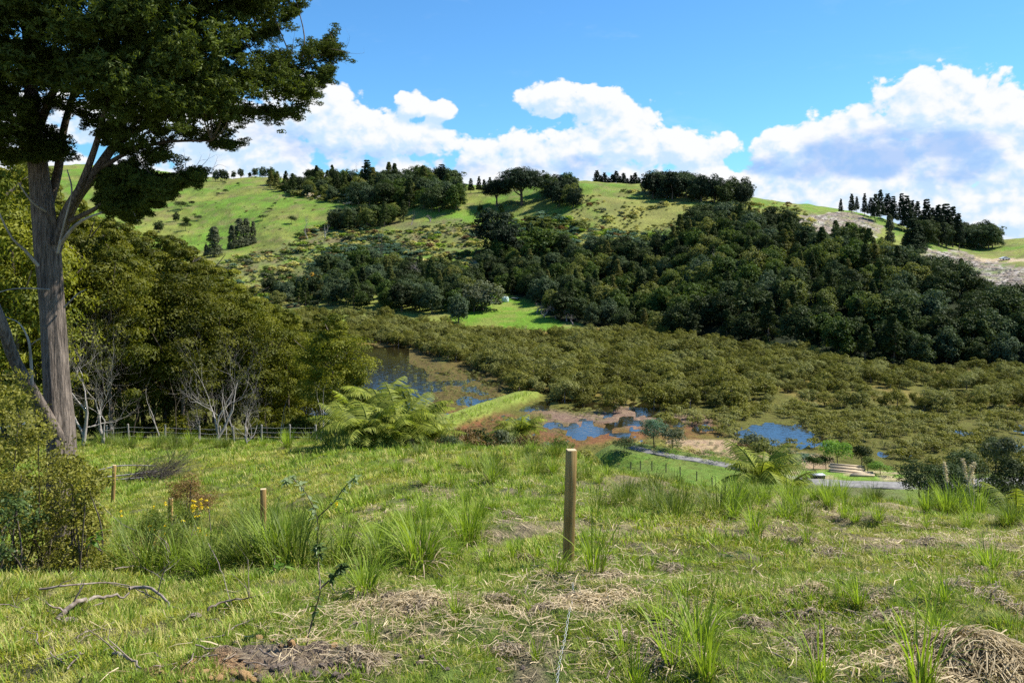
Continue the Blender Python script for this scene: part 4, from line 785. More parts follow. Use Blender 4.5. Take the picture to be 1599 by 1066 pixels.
for (px, py, L, lab, mm) in ((772, 474, 3.2, 'white roofing sheets lying on the grass in front of the tank', 'white'), (768, 466, 3.0, 'low grey pile of roofing iron beside the spreading tree', 'iron'), (805, 467, 2.6, 'dark grey pile of roofing iron next to the tank', 'iron'), (800, 455, 3.0, 'rusted roofing iron in the shade behind the tank', 'iron')):
    X, Y, z = gp(px, py, 225, 310); o = thing('roofing_pile', lab, 'sheets', (X, Y, z), px * .37)
    for k in range(3):
        xs = np.linspace(-L / 2, L / 2, 25); zz = .04 * np.sin(xs * 22) + .12 + .14 * k; V = np.concatenate([np.column_stack([xs, np.full(25, -.6 + .1 * k), zz]), np.column_stack([xs, np.full(25, .6 + .1 * k), zz + .05]), np.column_stack([xs, np.full(25, -.6 + .1 * k), zz - .02]), np.column_stack([xs, np.full(25, .6 + .1 * k), zz + .03])])
        a = np.arange(24); Q = np.concatenate([np.stack([a, a + 1, a + 26, a + 25], -1), np.stack([a + 50, a + 75, a + 76, a + 51], -1), np.stack([a, a + 50, a + 51, a + 1], -1), np.stack([a + 25, a + 26, a + 76, a + 75], -1)])
        link('sheet', mesh('sheet', V, [Q], [M[mm]]), o, rot=(0, 0, .25 * k - .2))
def car():
    X, Y, z = gp(1569, 406, 330, 400); c = thing('parked_car', 'white sedan parked on the clay track across the cleared hill', 'car', (X, Y, z + .05), .12)
    prof_ = [(-2.2, .35), (-2.25, .75), (-1.9, .9), (-1.35, .95), (-.75, 1.38), (.35, 1.42), (1.05, .98), (1.95, .84), (2.2, .65), (2.2, .35)]
    def loft(pr, w, nm, mm, ins=.0):
        V = []
        for s in (-1, 1):
            for (x, zz) in pr: V.append((x, s * (w - (.18 if zz > 1 else 0) - (.04 if zz < .5 else 0)), zz))
        n = len(pr); Q = [[i_, (i_ + 1) % n, n + (i_ + 1) % n, n + i_] for i_ in range(n)]; me = bpy.data.meshes.new(nm); me.from_pydata(V, [], Q + [list(range(n))[::-1], list(range(n, 2 * n))]); me.materials.append(M[mm]); return link(nm, me, c)
    loft(prof_, .86, 'body', 'white'); loft([(-1.28, .98), (-.74, 1.32), (.33, 1.36), (.95, .99)], .885, 'window', 'glass')
    for wx in (-1.4, 1.4):
        for s in (-1, 1):
            V, Q = tube([(wx, s * .7, .32), (wx, s * .9, .32)], .32, 14); V = np.vstack([V, [(wx, s * .9, .32), (wx, s * .7, .32)]]); wo = link('wheel', mesh('wheel', V, [Q, np.array([[14 + a, 14 + (a + 1) % 14, 28] for a in range(14)] + [[(a + 1) % 14, a, 29] for a in range(14)])], [M['black']]), c)
car()
X, Y, z = gp(1322, 737, 60, 95); t_ = thing('timber_stack', 'low stack of pale squared timbers on the grass beside the road', 'timber', (X, Y, z), -.35)
for k in range(9):
    V, Fs = boxv(-1.5, 1.5, -.11, .11, 0, .2); link('timber', mesh('timber', V, Fs, [M['timber']]), t_, loc=(random.uniform(-.15, .15), -1.2 + .29 * k, .02 + (.16 if k % 3 == 1 else .05) + .02 * k), rot=(0, 0, random.uniform(-.03, .03)))
X, Y, z = gp(1343, 742, 60, 95); t_ = thing('timber_stack', 'few loose pale timbers lying next to the squared timber stack', 'timber', (X, Y, z), .1)
for k in range(3):
    V, Fs = boxv(-1.1, 1.1, -.09, .09, 0, .16); link('timber', mesh('timber', V, Fs, [M['timber']]), t_, loc=(.2 * k, -.4 + .35 * k, .03), rot=(0, 0, .15 * k - .1))
X, Y, z = gp(1277, 746, 60, 95); t_ = thing('concrete_trough', 'small dark trough with a pale rim at the road edge', 'trough', (X, Y, z), .1)
V, Fs = boxv(-.55, .55, -.3, .3, 0, .3); link('trough_body', mesh('trough_body', V, Fs, [M['black']]), t_); V, Fs = boxv(-.6, .6, -.34, .34, .302, .34); link('rim', mesh('rim', V, Fs, [M['iron']]), t_)
X, Y, z = gp(772, 474, 225, 300)

# ------------------------------------------------------------------ shrubs and small trees along the marsh edge and crest
edge = [('tealtree', 'small_tree', 1022, 88, 3.4, 1., 'blue-green tree on thin bare stems by the marsh edge'), ('greyshrub', 'shrub', 1050, 87, 2.6, 1., 'grey twiggy shrub next to the blue-green tree'),
        ('darkshrub', 'shrub', 975, 86, 1.6, 1.6, 'low dark hedge-like shrub near the blue-green tree'), ('greyshrub', 'shrub', 1180, 86, 3.6, 1., 'tall silvery shrub between road and marsh'), ('greenshrub', 'shrub', 1195, 80, 2.8, 1.1, 'dark green shrub under the silvery one'),
        ('brownshrub', 'shrub', 1160, 84, 2., 1.2, 'brown twiggy shrub by the silvery shrub'), ('tealshrub', 'shrub', 1245, 85, 1.8, 1.8, 'spreading blue-green flax clump behind the road'), ('limeshrub', 'shrub', 1308, 84, 3.2, .9, 'bright lime green rounded shrub at the marsh edge'),
        ('darkshrub', 'shrub', 1345, 86, 2.6, .9, 'dark pointed shrub beside the lime green one'), ('greenshrub', 'shrub', 1290, 84, 1.5, 1.2, 'low green shrub at the foot of the lime green one'), ('greenshrub', 'shrub', 1226, 78, 2.4, 1., 'green bush just above the fern beside the road'),
        ('greenshrub', 'shrub', 1355, 80, 1.6, 1.3, 'bushy green shrub behind the timber stack'), ('limeshrub', 'shrub', 1375, 78, 1.3, 1.6, 'low bright shrub past the loose timbers'), ('greenshrub', 'shrub', 1270, 82, 1.4, 1.3, 'small bush by the trough'),
        ('canopy', 'small_tree', 1437, 68, 4.2, .9, 'dark flat-topped tree beside the end of the road'), ('canopy', 'small_tree', 1475, 66, 4.6, .9, 'dark flat-topped tree behind the pampas plumes'), ('canopy', 'small_tree', 1505, 70, 4.8, .9, 'grey-topped dark tree next to the pampas plumes'),
        ('canopy', 'small_tree', 1560, 62, 4.4, 1., 'dark tree at the edge of view over the tall grass'), ('canopy', 'small_tree', 1592, 66, 5.2, 1., 'tallest dark tree at the edge of view'), ('greyshrub', 'shrub', 1575, 80, 4., .9, 'pale silvery shrub behind the dark edge trees'),
        ('canopy', 'small_tree', 1555, 84, 4.5, .8, 'dark round tree by the far silvery shrub'), ('brownshrub', 'shrub', 1500, 55, 2.2, 1.5, 'brown fern thicket below the pampas'), ('greyshrub', 'shrub', 1545, 48, 2.3, 1.6, 'grey leafy thicket at the drop beyond the tall grass'), ('darkshrub', 'shrub', 1590, 46, 2.3, 1.4, 'dark thicket at the drop beyond the tall grass'),
        ('tealshrub', 'shrub', 716, 46, 2.0, 1., 'blue-green shrub behind the crest next to the large ferns'), ('brownshrub', 'shrub', 726, 42, 1.6, 1., 'brown twiggy shrub on the crest below the blue-green one'), ('darkshrub', 'shrub', 750, 44, 1.9, .9, 'dark shrub between the ferns on the crest'),
        ('greyshrub', 'shrub', 782, 42, 1.5, .9, 'grey-green shrub at the foot of the small tree ferns'), ('brownshrub', 'shrub', 826, 41, 1.4, 1.1, 'brown shrub at the foot of the small tree ferns'), ('tealshrub', 'shrub', 850, 42, 1.3, 1.2, 'pale green shrub on the crest past the small tree ferns'),
        ('greenshrub', 'shrub', 880, 40, 1.5, .9, 'olive shrub just behind the tall near post'), ('shrub', 'shrub', 912, 42, 1.7, .7, 'dark olive shrub just past the tall near post'), ('darkshrub', 'shrub', 700, 40, 1.0, 1.2, 'low dark bush right of the large ferns')]
for key, nm, px, Y, H, s, lab in edge: one(key, nm, px, Y, H, lab, 'tree' if 'tree' in nm else 'shrub', sxy=s, sink=.1)

# ------------------------------------------------------------------ tree ferns
def frond(rng, L=2.0, n=22, arch=1.0, w=.42):
    """one arching frond: rib and paired leaflets with notched edges"""
    t = np.linspace(0, 1, n + 2); ang = .95 - arch * 1.55 * t ** 1.1; ds = L / (n + 1); x = np.concatenate([[0], np.cumsum(np.cos(ang[:-1]) * ds)]); z = np.concatenate([[0], np.cumsum(np.sin(ang[:-1]) * ds)])
    C = np.column_stack([x, 0 * x, z]); G = Geo(); V, Q = tube(C, np.linspace(.018, .004, len(C)), 3); G.add(V, [Q], 0, .3)
    for i in range(2, n + 1):
        env = (sin(pi * min(1, (t[i] * .92 + .08)) ** .75) ** .6) * w; T = nrm(C[i + 1] - C[i]) if i < n + 1 else nrm(C[i] - C[i - 1]); N = np.array([-T[2], 0, T[0]])
        for s in (-1, 1):
            d = nrm(np.array([0, s, 0]) + .45 * T - .25 * N * (1 + .4 * rng.normal())); ln = env * (.9 + .2 * rng.random()); m = 5; u = np.linspace(0, 1, m + 1)[:, None]
            mid = C[i] + d * ln * u - np.array([0, 0, 1]) * (u ** 2) * ln * .28; ww = (ds * .50) * (1 - u) ** .5 * (1 - .35 * (np.arange(m + 1) % 2))[:, None]
            a = mid + T * ww; b = mid - T * ww; V = np.concatenate([a, b]); k = np.arange(m); G.add(V, [np.stack([k, k + 1, k + m + 2, k + m + 1], -1)], 0, rng.random())
    return G
FR = [frond(np.random.default_rng(200 + i), 1.0, 24, .62 + .15 * i, .30).mesh('frond', [M['fern']]) for i in range(5)]
FD = frond(np.random.default_rng(210), 1.0, 14, 1.9, .14).mesh('frond', [M['fern_dead']])
def tree_fern(px, Y, trunk_h, L, nfr, label, seed, dead=5, sink=.1, name='tree_fern'):
    g = random.Random(seed); X, Y, z = at(px, Y); o = thing(name, label, 'fern', (X, Y, z - sink)); G = Geo()
    pts = spline([(0, 0, -.3), (g.uniform(-.05, .05), 0, trunk_h * .5), (0, 0, trunk_h + .05)], 5); V, Q = tube(pts, np.linspace(.16, .11, len(pts)) * (1 + .12 * np.sin(np.arange(len(pts)) * 2.3)), 8); G.add(V, [Q])
    link('trunk', G.mesh('trunk', [M['darkwood']]), o)
    for k in range(nfr):
        el = (k % 4) * .24 - .30; s = L * g.uniform(.95, 1.3); link('frond', FR[(k * 2 + seed) % 5], o, loc=(0, 0, trunk_h), rot=(g.uniform(-.3, .3), el + g.uniform(-.15, .15), 2 * pi * k / nfr * 1.0 + g.uniform(-.2, .2)), scale=(s, s, s))
    for k in range(dead): link('frond', FD, o, loc=(0, 0, trunk_h - .05), rot=(0, .5, 2 * pi * k / dead + g.uniform(-.3, .3)), scale=L * .6)['label'] = 'dead brown hanging frond'
tree_fern(545, 40, 0.9, 1.78, 23, 'tree fern nearest the lone olive tree in the large fern clump', 1)
tree_fern(575, 37, 0.7, 1.89, 25, 'low front tree fern of the large clump with dark dead skirt', 2, 9)
tree_fern(595, 44, 2.3, 2.10, 26, 'tallest tree fern at the back of the large clump', 3)
tree_fern(622, 38, 0.7, 2.31, 26, 'wide bright tree fern in the middle of the large clump', 4, 9)
tree_fern(648, 43, 1.4, 2.10, 25, 'tree fern reaching towards the bund in the large clump', 5)
tree_fern(602, 36.5, 0.4, 1.37, 20, 'smallest tree fern low in the front of the large clump', 6, 8)
tree_fern(560, 43, 1.5, 1.9, 22, 'tree fern between the lone olive tree and the tallest fern', 21)
tree_fern(668, 41, .8, 1.7, 20, 'low tree fern on the bund side of the large clump', 22)
tree_fern(795, 46, 1.7, 1.1, 20, 'slender small tree fern of the pair on the crest', 7, 8)
tree_fern(812, 45, 1.9, 1.4, 21, 'slightly larger tree fern of the pair on the crest', 8, 8)
tree_fern(742, 46, 1.3, 1.1, 19, 'squat shaded tree fern between the clump and the pair', 9, 8)
tree_fern(1188, 29, .75, 1.55, 22, 'large tree fern on the drop beside the road', 10, 6)
tree_fern(1222, 30, .6, 1.4, 20, 'lower tree fern beside the large one near the road', 11, 6)
tree_fern(1555, 33, 2.8, 1.6, 13, 'tree fern showing over the tall grass by the grey thicket', 12, 4)
tree_fern(1400, 52, 1.2, 1.6, 13, 'small fern near the end of the road', 13, 4)
tree_fern(1590, 30, 2.2, 1.6, 12, 'fern at the very edge of view above the tall grass', 14, 4)

# ------------------------------------------------------------------ totara grove on the left
grove = [(-60, 56, 19), (10, 60, 20), (70, 70, 19), (118, 62, 16.5), (160, 70, 17), (192, 64, 14), (228, 67, 14.2), (262, 64, 12.8), (296, 69, 12.6), (330, 65, 11.8), (362, 70, 11.4), (392, 66, 10.4), (424, 71, 10.2), (452, 68, 9.4), (478, 74, 9.6), (522, 60, 8.7),
         (150, 80, 19), (210, 82, 18), (270, 82, 15.5), (320, 84, 14), (380, 85, 13), (30, 82, 22), (240, 75, 14), (345, 77, 12), (410, 79, 11.5), (455, 82, 12), (500, 80, 10.5), (90, 58, 13), (30, 52, 12), (430, 90, 13), (130, 68, 15), (175, 58, 12), (285, 62, 12), (60, 75, 20)]
TOPC = ([-80, 30, 100, 150, 200, 250, 300, 350, 400, 440, 480, 522], [225, 248, 318, 345, 362, 376, 394, 426, 458, 482, 498, 496])
ORD = 'first second third fourth fifth sixth seventh eighth ninth tenth eleventh twelfth thirteenth fourteenth fifteenth sixteenth seventeenth eighteenth nineteenth twentieth twenty-first twenty-second twenty-third twenty-fourth twenty-fifth twenty-sixth'.split()
fr = sorted([t for t in grove if t[1] < 75 and t[0] != 522]); bk = sorted([t for t in grove if t[1] >= 75]); gj = random.Random(3)
for row, lst in (('front', fr), ('back', bk)):
    for i, (px, Y, H) in enumerate(lst):
        one('totara', 'totara_tree', px, Y, H, 'olive totara, ' + ORD[i] + ' from the edge of view in the ' + row + ' row of the grove', sxy=.82 if px < 200 else .92, v=i + (row == 'back'), top=float(np.interp(px, *TOPC)) + gj.uniform(-6, 12), group='totara trees of the grove')
one('totara', 'totara_tree', 522, 60, 9, 'lone dark olive totara at the pond end of the grove, beside the ferns', sxy=1.05, v=3, top=497)
def undergrowth():
    g = np.random.default_rng(77); n = 60; G = Geo(); px = g.uniform(130, 560, n); Y = g.uniform(60, 67, n); X = (px - CX) / F * Y; z = tz(X, Y); C, Rr = crown_round(g, .8, 1.5, -.1, 12, .45, .8, -.1); V, Q, va = leaves(g, C, Rr, 60, .2, .09)
    V, Fs, va = scatter_merge((V, [Q], va), np.column_stack([X, Y, z]), g.random(n) * 6.28, np.column_stack([g.uniform(.6, 1.5, n)] * 2 + [g.uniform(.5, 1.3, n)]), g.random(n)); G.add(V, Fs, 0, va)
    tag(link('grove_undergrowth', G.mesh('grove_undergrowth', [M['totara']])), 'olive undergrowth along the foot of the totara grove', 'undergrowth', kind='stuff')
undergrowth()
bare('dead_tree', 336, 55.5, 9.0, 0.108, 21, 'largest silvery dead tree in front of the grove', 6, 3, 'dead', .26, .62, .28, .80, lean=(.12, 0, 1))
bare('dead_tree', 386, 55.0, 5.5, 0.072, 22, 'smaller silvery dead tree beside the largest one', 6, 3, 'dead', .26, .62, .28, .80, lean=(.2, 0, 1))
bare('dead_tree', 160, 53.0, 10.3, 0.130, 23, 'silvery dead tree next to the big trunk', 6, 3, 'dead', .26, .62, .28, .80, lean=(.0, 0, 1))
bare('dead_tree', 128, 52.0, 9.5, 0.101, 24, 'thin silvery dead tree half hidden behind the big trunk', 6, 3, 'dead', .26, .62, .28, .80, lean=(-.1, 0, 1))
bare('dead_tree', 312, 56.0, 4.8, 0.058, 25, 'low grey dead tree at the foot of the largest dead one', 6, 3, 'dead', .26, .62, .28, .80)
for px, Y in ((178, 57), (210, 58), (355, 57), (368, 58), (300, 58), (420, 57), (440, 58), (250, 58), (500, 57), (488, 58), (276, 57)):
    bare('dead_sapling', px, Y, random.uniform(3, 5), .06, px, 'thin bare sapling stem in the shade under the grove', 2, 2, 'dead' if px % 3 else 'trunk', .7, .3, .8, cat='sapling', group='bare sapling stems under the grove')
# paddock fence at the foot of the grove
fx = []
for px, py in ((166, 694), (201, 690), (258, 690), (312, 690), (344, 688), (365, 686), (408, 684), (452, 684), (494, 684)):
    X, Y, z = at(px, 56.5); G = Geo(); V, Q = tube([(0, 0, -.3), (0, 0, 1.15)], .06, 8); G.add(V, [Q]); G.add(np.vstack([V[8:16], [(0, 0, 1.16)]]), [np.array([[a, (a + 1) % 8, 8] for a in range(8)])])
    link_ = link('fence_post', G.mesh('fence_post', [M['dead']]), loc=(X, Y, z), rot=(.02, random.uniform(-.04, .04), 0)); tag(link_, 'weathered round post of the paddock fence under the grove', 'fence post', 'posts of the grove fence'); fx.append((X, Y, z))
G = Geo()
for hh in (.35, .65, .95):
    for a, b in zip(fx[:-1], fx[1:]):
        a = np.array(a); b = np.array(b); V, Q = tube([a + (0, 0, hh), (a + b) / 2 + (0, 0, hh - .04), b + (0, 0, hh)], .006, 3); G.add(V, [Q])
tag(link('fence_wire', G.mesh('fence_wire', [M['wire']])), 'thin strained wires of the paddock fence under the grove', 'fence wire')
for i, px in enumerate((985, 1000, 1018, 1040, 1062, 1088, 1112, 1140)):
    X, Y, z = at(px, 80 - i * 1.2); G = Geo(); V, Q = tube([(0, 0, -.3), (0, 0, .85)], .05, 6); G.add(V, [Q]); tag(link('fence_post', G.mesh('fence_post', [M['darkwood']]), loc=(X, Y, z)), 'dark little post of the fence between bright lawn and road', 'fence post', 'posts of the roadside fence')

# ------------------------------------------------------------------ the big totara
TY = 14.0
def q3(px, py, Y): return np.array([(px - CX) / F * Y, Y, (HY - py) / F * Y])
def totara():
    rng = np.random.default_rng(42); bx, by, bz = at(92, TY); root = thing('totara_tree', 'big old totara with stringy grey bark and dark spreading crown', 'tree', (bx, by, bz)); O = np.array([bx, by, bz])
    def bark(P, nside, nm, mm, lob=.10):
        P = spline([(*q3(a, b, Y), r * .78) for a, b, Y, r in P], 10); V, Q = tube(P[:, :3], P[:, 3], nside); L = len(P); V = V.reshape(L, nside, 3); c = P[:, None, :3]; th = np.arange(nside) * 2 * pi / nside
        rr = 1 + 1.5 * lob * (np.sin(th * 3 + P[:, 2:3] * .5) * .5 + np.sin(th * 7 + P[:, 2:3] * 1.1) * .4) + .10 * (fbm((th[None] * 5 + 0 * P[:, 2:3]), P[:, 2:3] * 1.2 + 0 * th[None], 3, 9) - .5)
        V = c + (V - c) * rr[..., None]; G = Geo(); G.add(V.reshape(-1, 3) - O, [Q]); return link(nm, G.mesh(nm, [M[mm]], True), root)
    bark([(100, 900, TY, .36), (98, 800, TY, .31), (96, 740, TY, .285), (92, 660, TY, .27), (87, 590, TY, .245), (83, 510, TY, .235), (78, 440, TY, .235), (74, 390, TY, .245), (68, 330, TY, .22), (60, 260, TY, .19), (52, 180, TY - .1, .15), (46, 90, TY, .11), (40, 0, TY, .09), (36, -120, TY, .06)], 40, 'trunk', 'bark')
    Ls = {'a': [(80, 400, TY + .05, .17), (98, 350, TY + .1, .14), (118, 310, TY, .12), (150, 268, TY - .1, .105), (185, 222, TY - .2, .085), (240, 190, TY - .3, .07), (310, 160, TY - .4, .05), (390, 125, TY - .5, .03), (470, 100, TY - .5, .015)],
          'b': [(88, 380, TY - .1, .10), (105, 335, TY - .25, .09), (128, 285, TY - .4, .075), (150, 225, TY - .5, .06), (170, 150, TY - .6, .05), (200, 60, TY - .6, .04), (240, -60, TY - .6, .03)],
          'c': [(95, 690, TY - .05, .17), (72, 650, TY - .3, .14), (45, 602, TY - .6, .12), (22, 560, TY - .8, .11), (5, 510, TY - 1, .10), (-25, 440, TY - 1.2, .09), (-70, 340, TY - 1.4, .07)],
          'd': [(72, 330, TY + .1, .11), (90, 270, TY + .3, .09), (100, 200, TY + .5, .075), (125, 110, TY + .6, .06), (150, 0, TY + .7, .045), (180, -120, TY + .7, .03)],
          'e': [(60, 270, TY, .10), (35, 225, TY - .2, .08), (10, 170, TY - .4, .06), (-40, 90, TY - .5, .05)],
          'f': [(110, 345, TY - .3, .05), (150, 325, TY - .5, .045), (185, 300, TY - .7, .035), (240, 290, TY - .8, .025), (305, 277, TY - .8, .012)],
          'g': [(125, 300, TY, .07), (165, 250, TY + .3, .06), (205, 200, TY + .5, .05), (270, 120, TY + .6, .04), (350, 60, TY + .6, .03), (430, 30, TY + .5, .015)],
          'h': [(56, 210, TY, .09), (90, 130, TY - .4, .07), (140, 60, TY - .6, .05), (220, 0, TY - .8, .04)],
          'i': [(150, 268, TY - .1, .06), (200, 238, TY - .5, .04), (260, 222, TY - .7, .03), (330, 220, TY - .8, .015)]}
    pts = []
    for k, P in Ls.items():
        bark(P, 12, 'limb', 'bark' if k in 'abc' else 'limb', .07); pts.append(spline([(*q3(a, b, Y), r) for a, b, Y, r in P], 8))
    LP = np.concatenate(pts)[:, :3]
    # dead snags
    for P in ([(78, 452, TY - .25, .018), (45, 450, TY - .4, .014), (15, 452, TY - .5, .012), (-20, 462, TY - .6, .009)], [(60, 415, TY - .2, .035), (40, 392, TY - .4, .028), (18, 370, TY - .6, .02), (-5, 325, TY - .8, .014)], [(72, 330, TY - .25, .03), (50, 315, TY - .5, .02), (28, 285, TY - .7, .012)],
              [(50, 600, TY - .7, .03), (48, 560, TY - .8, .026), (44, 530, TY - .9, .02), (30, 505, TY - 1, .012), (10, 495, TY - 1, .008)], [(46, 540, TY - .85, .012), (60, 530, TY - .9, .009), (66, 528, TY - .95, .005)], [(100, 480, TY - .1, .022), (120, 460, TY - .2, .016), (134, 452, TY - .2, .008)], [(95, 380, TY - .3, .045), (118, 352, TY - .6, .035), (150, 335, TY - .8, .02), (200, 325, TY - .9, .012), (215, 345, TY - .9, .006)],
              [(170, 300, TY - .6, .02), (178, 272, TY - .7, .015), (200, 250, TY - .8, .008)], [(90, 395, TY - .2, .03), (100, 350, TY - .5, .022), (112, 300, TY - .6, .018), (105, 265, TY - .6, .01)]):
        bark(P, 6, 'dead_branch', 'dead', .05)
    # foliage masses
    main = [(-420, -420), (420, -420), (470, -60), (458, 20), (420, 52), (372, 58), (368, 84), (430, 92), (470, 90), (500, 62), (522, 66), (520, 84), (500, 98), (510, 112), (500, 132), (482, 140), (472, 160), (455, 178), (420, 176), (395, 168), (372, 176), (345, 184), (362, 226), (345, 230), (318, 212), (285, 202), (250, 206), (262, 236), (248, 248), (225, 240), (196, 232), (186, 200), (165, 205), (130, 178), (90, 160), (60, 158), (0, 165), (-420, 180)]
    low = [(152, 290), (168, 262), (200, 256), (225, 266), (250, 276), (288, 270), (312, 266), (318, 280), (298, 288), (276, 290), (262, 308), (244, 322), (225, 330), (205, 344), (180, 336), (160, 322)]
    left = [(-420, 150), (0, 140), (30, 150), (52, 190), (40, 215), (85, 235), (80, 248), (0, 246), (-60, 250), (-420, 300)]
    inner = [(20, 175), (70, 170), (110, 215), (118, 252), (60, 256), (30, 235)]
    inner2 = [(150, 190), (190, 190), (200, 240), (160, 235)]
    CL = []
    for poly, n, (ya, yb), rr in ((main, 1000, (11.2, 16.0), (.26, .5)), (low, 120, (12.3, 14.2), (.12, .22)), (left, 170, (12.0, 15.5), (.2, .4)), (inner, 30, (13.4, 14.4), (.15, .25)), (inner2, 18, (12.8, 14.4), (.15, .25))):
        P = np.array(poly); k = 0
        while k < n:
            a, b = rng.uniform(P[:, 0].min(), P[:, 0].max()), rng.uniform(P[:, 1].min(), P[:, 1].max())
            if not polyin(np.array([a]), np.array([b]), poly)[0]: continue
            edge_ = min(abs(a - 520) / 260, 1) if poly is main else .6; Y = rng.uniform(13.5 - 2.3 * edge_, 13.8 + 2.2 * edge_) if poly is main else rng.uniform(ya, yb); r = rng.uniform(*rr); q = r * .8 * F / Y
            if not (polyin(np.array([a + q, a - q, a, a]), np.array([b, b, b + q, b - q]), poly).sum() >= 4): r *= .5; k -= .6
            CL.append((*q3(a, b, Y), r)); k += 1
    for (a, b) in ((385, 176), (405, 182), (430, 184), (350, 224), (358, 230), (515, 70), (508, 122), (470, 172), (320, 268), (305, 266), (210, 252), (245, 250), (430, 30), (452, 42), (400, 60), (490, 70), (475, 96)): CL.append((*q3(a, b, 13.3), .13))
    for poly, cen, out_ in ((main, (250, 60), 26), (low, (235, 300), 14), (left, (0, 200), 16)):
        for (x0, y0), (x1, y1) in zip(poly, poly[1:] + poly[:1]):
            L_ = math.hypot(x1 - x0, y1 - y0)
            for k in range(int(L_ / 11) + 1):
                t_ = rng.random(); a, b = x0 + (x1 - x0) * t_, y0 + (y1 - y0) * t_
                if not (-40 < a < 560 and -40 < b < 380): continue
                nx, ny = (y1 - y0) / L_, -(x1 - x0) / L_
                if polyin(np.array([a + nx * 4]), np.array([b + ny * 4]), poly)[0]: nx, ny = -nx, -ny
                nx += rng.normal() * .5 + .25; ny += rng.normal() * .4 - .25; ln = out_ * rng.uniform(.3, 1.0); Y_ = rng.uniform(13, 14.2)
                for j in range(4): CL.append((*q3(a + nx * ln * j / 3 - nx * 5, b + ny * ln * j / 3 - ny * 5, Y_), .125 - .018 * j))
    CL = np.array(CL); C = CL[:, :3]; Rr = CL[:, 3]; vis = (CX + F * C[:, 0] / C[:, 1] > -60) & (HY - F * C[:, 2] / C[:, 1] > -60)
    # each mass is many small upturned sprays
    tm = []
    for v in range(5):
        n = 62; d = nrm(rng.normal(size=(n, 3))); cc = d * np.array([.42, .42, .22]) * (.3 + .75 * rng.random((n, 1))); V, Q, va = leaves(rng, cc, np.full(n, .07) * (.7 + .6 * rng.random(n)), 17, .080, .024, up=.3, shell=.15, down=.75, jit=.9); tm.append(mesh('spray', V, [Q], [M['totara_big']], var=va))
    n = len(C); cr = gn_scatter('crown', tm, C - O, rng.random(n) * 6.28, Rr / .36, rng.integers(0, 5, n), parent=root); cr['kind'] = 'stuff'
    # twigs to the foliage
    G = Geo()
    for c, r in zip(C, Rr):
        if r < .17 or rng.random() < .35: continue
        d = np.linalg.norm(LP - c, axis=1) + .6 * np.maximum(0, LP[:, 2] - c[2] + .2); p = LP[np.argmin(d)]; m = (p + c) / 2 + rng.normal(size=3) * .07
        if np.linalg.norm(p - c) > 1.1: continue
        V, Q = tube(spline([p, m, c], 4) - O, np.linspace(.016, .005, 9), 4); G.add(V, [Q])
    for a, b, da, db in ((300, 268, 15, -22), (310, 262, 22, -14), (290, 266, -2, -25), (500, 62, 30, -2), (512, 76, 45, 14), (505, 110, 30, -12), (455, 84, 5, -30), (520, 70, 5, -22), (318, 270, 26, -22), (440, 80, -20, -12)):
        V = Geo(); limbs(rng, q3(a, b, 13.3) - O, (da, 0, -db), math.hypot(da, db) / F * 13.3 * .8, .006, 2, G, 3, .6, .1, .6, 2)
    link('twigs', G.mesh('twigs', [M['limb']]), root)['kind'] = 'stuff'
totara()

# ------------------------------------------------------------------ near shrubs on the left
def near_shrub(nm, label, spec, leafm, L, per, stems, seed, cat='shrub', W=None, stemr=.015):
    """spec: foliage clusters (px, py, Y, r m)"""
    g = np.random.default_rng(seed); C = np.array([(*q3(a, b, Y), r) for a, b, Y, r in spec]); cx, cy = C[:, 0].mean(), C[:, 1].mean(); z = gz(cx, cy); O = np.array([cx, cy, z])
    root = thing(nm, label, cat, tuple(O)); n = len(C); idx = np.repeat(np.arange(n), 14); d = nrm(g.normal(size=(len(idx), 3))); cc = C[idx, :3] + d * C[idx, 3:4] * (.4 + .6 * g.random((len(idx), 1)))
    V, Q, va = leaves(g, cc - O, np.full(len(cc), .11), per, L, W or L * .6, shell=.2, jit=.9, down=.6); link('foliage', mesh('foliage', V, [Q], [M[leafm]], var=va), root)
    G = Geo()
    for k in range(stems):
        e = C[g.integers(n), :3] - O; b = np.array([e[0] * .25 + g.normal() * .15, e[1] * .3 + g.normal() * .1, -.15]); m = (b + e) / 2 + g.normal(size=3) * .1; Vv, Qq = tube(spline([b, m, e], 5), np.linspace(stemr, stemr * .35, 11), 5); G.add(Vv, [Qq])
    link('stems', G.mesh('stems', [M['darkwood']]), root); return root
g = np.random.default_rng(8); spec = []
for k in range(150):
    a = g.uniform(-80, 150); b = g.uniform(600, 940); lim = 590 + max(0, a - 20) * 1.3 if a > 40 else 600
    if b < lim: continue
    spec.append((a, b, g.uniform(10.2, 12.6) if a < 60 else g.uniform(10.6, 12.2), g.uniform(.16, .34)))
near_shrub('olive_shrub', 'dense olive-yellow small-leaved shrub around the foot of the big trunk', spec, 'olive_shrub', .042, 16, 26, 1)
spec = [(g.uniform(95, 165), g.uniform(720, 930), g.uniform(10.2, 11.4), g.uniform(.12, .24)) for _ in range(34)]
near_shrub('olive_shrub', 'sunlit yellowish small-leaved shrub in front of the big trunk', spec, 'olive_shrub', .046, 15, 16, 2)
spec = [(g.uniform(150, 215), g.uniform(860, 935), g.uniform(9.6, 10.4), g.uniform(.10, .2)) for _ in range(16)] + [(160, 880, 10, .2), (150, 900, 10, .2)]
near_shrub('yellow_shrub', 'bright yellow-green low shrub beside the dead branches', spec, 'yellow_shrub', .034, 12, 8, 3)
near_shrub('dark_shrub', 'deeply shaded shrub at the edge of view left of the big trunk', [(g.uniform(-90, 70), g.uniform(780, 960), g.uniform(9.4, 10.6), g.uniform(.14, .26)) for _ in range(26)], 'darkleaf', .05, 8, 14, 4)
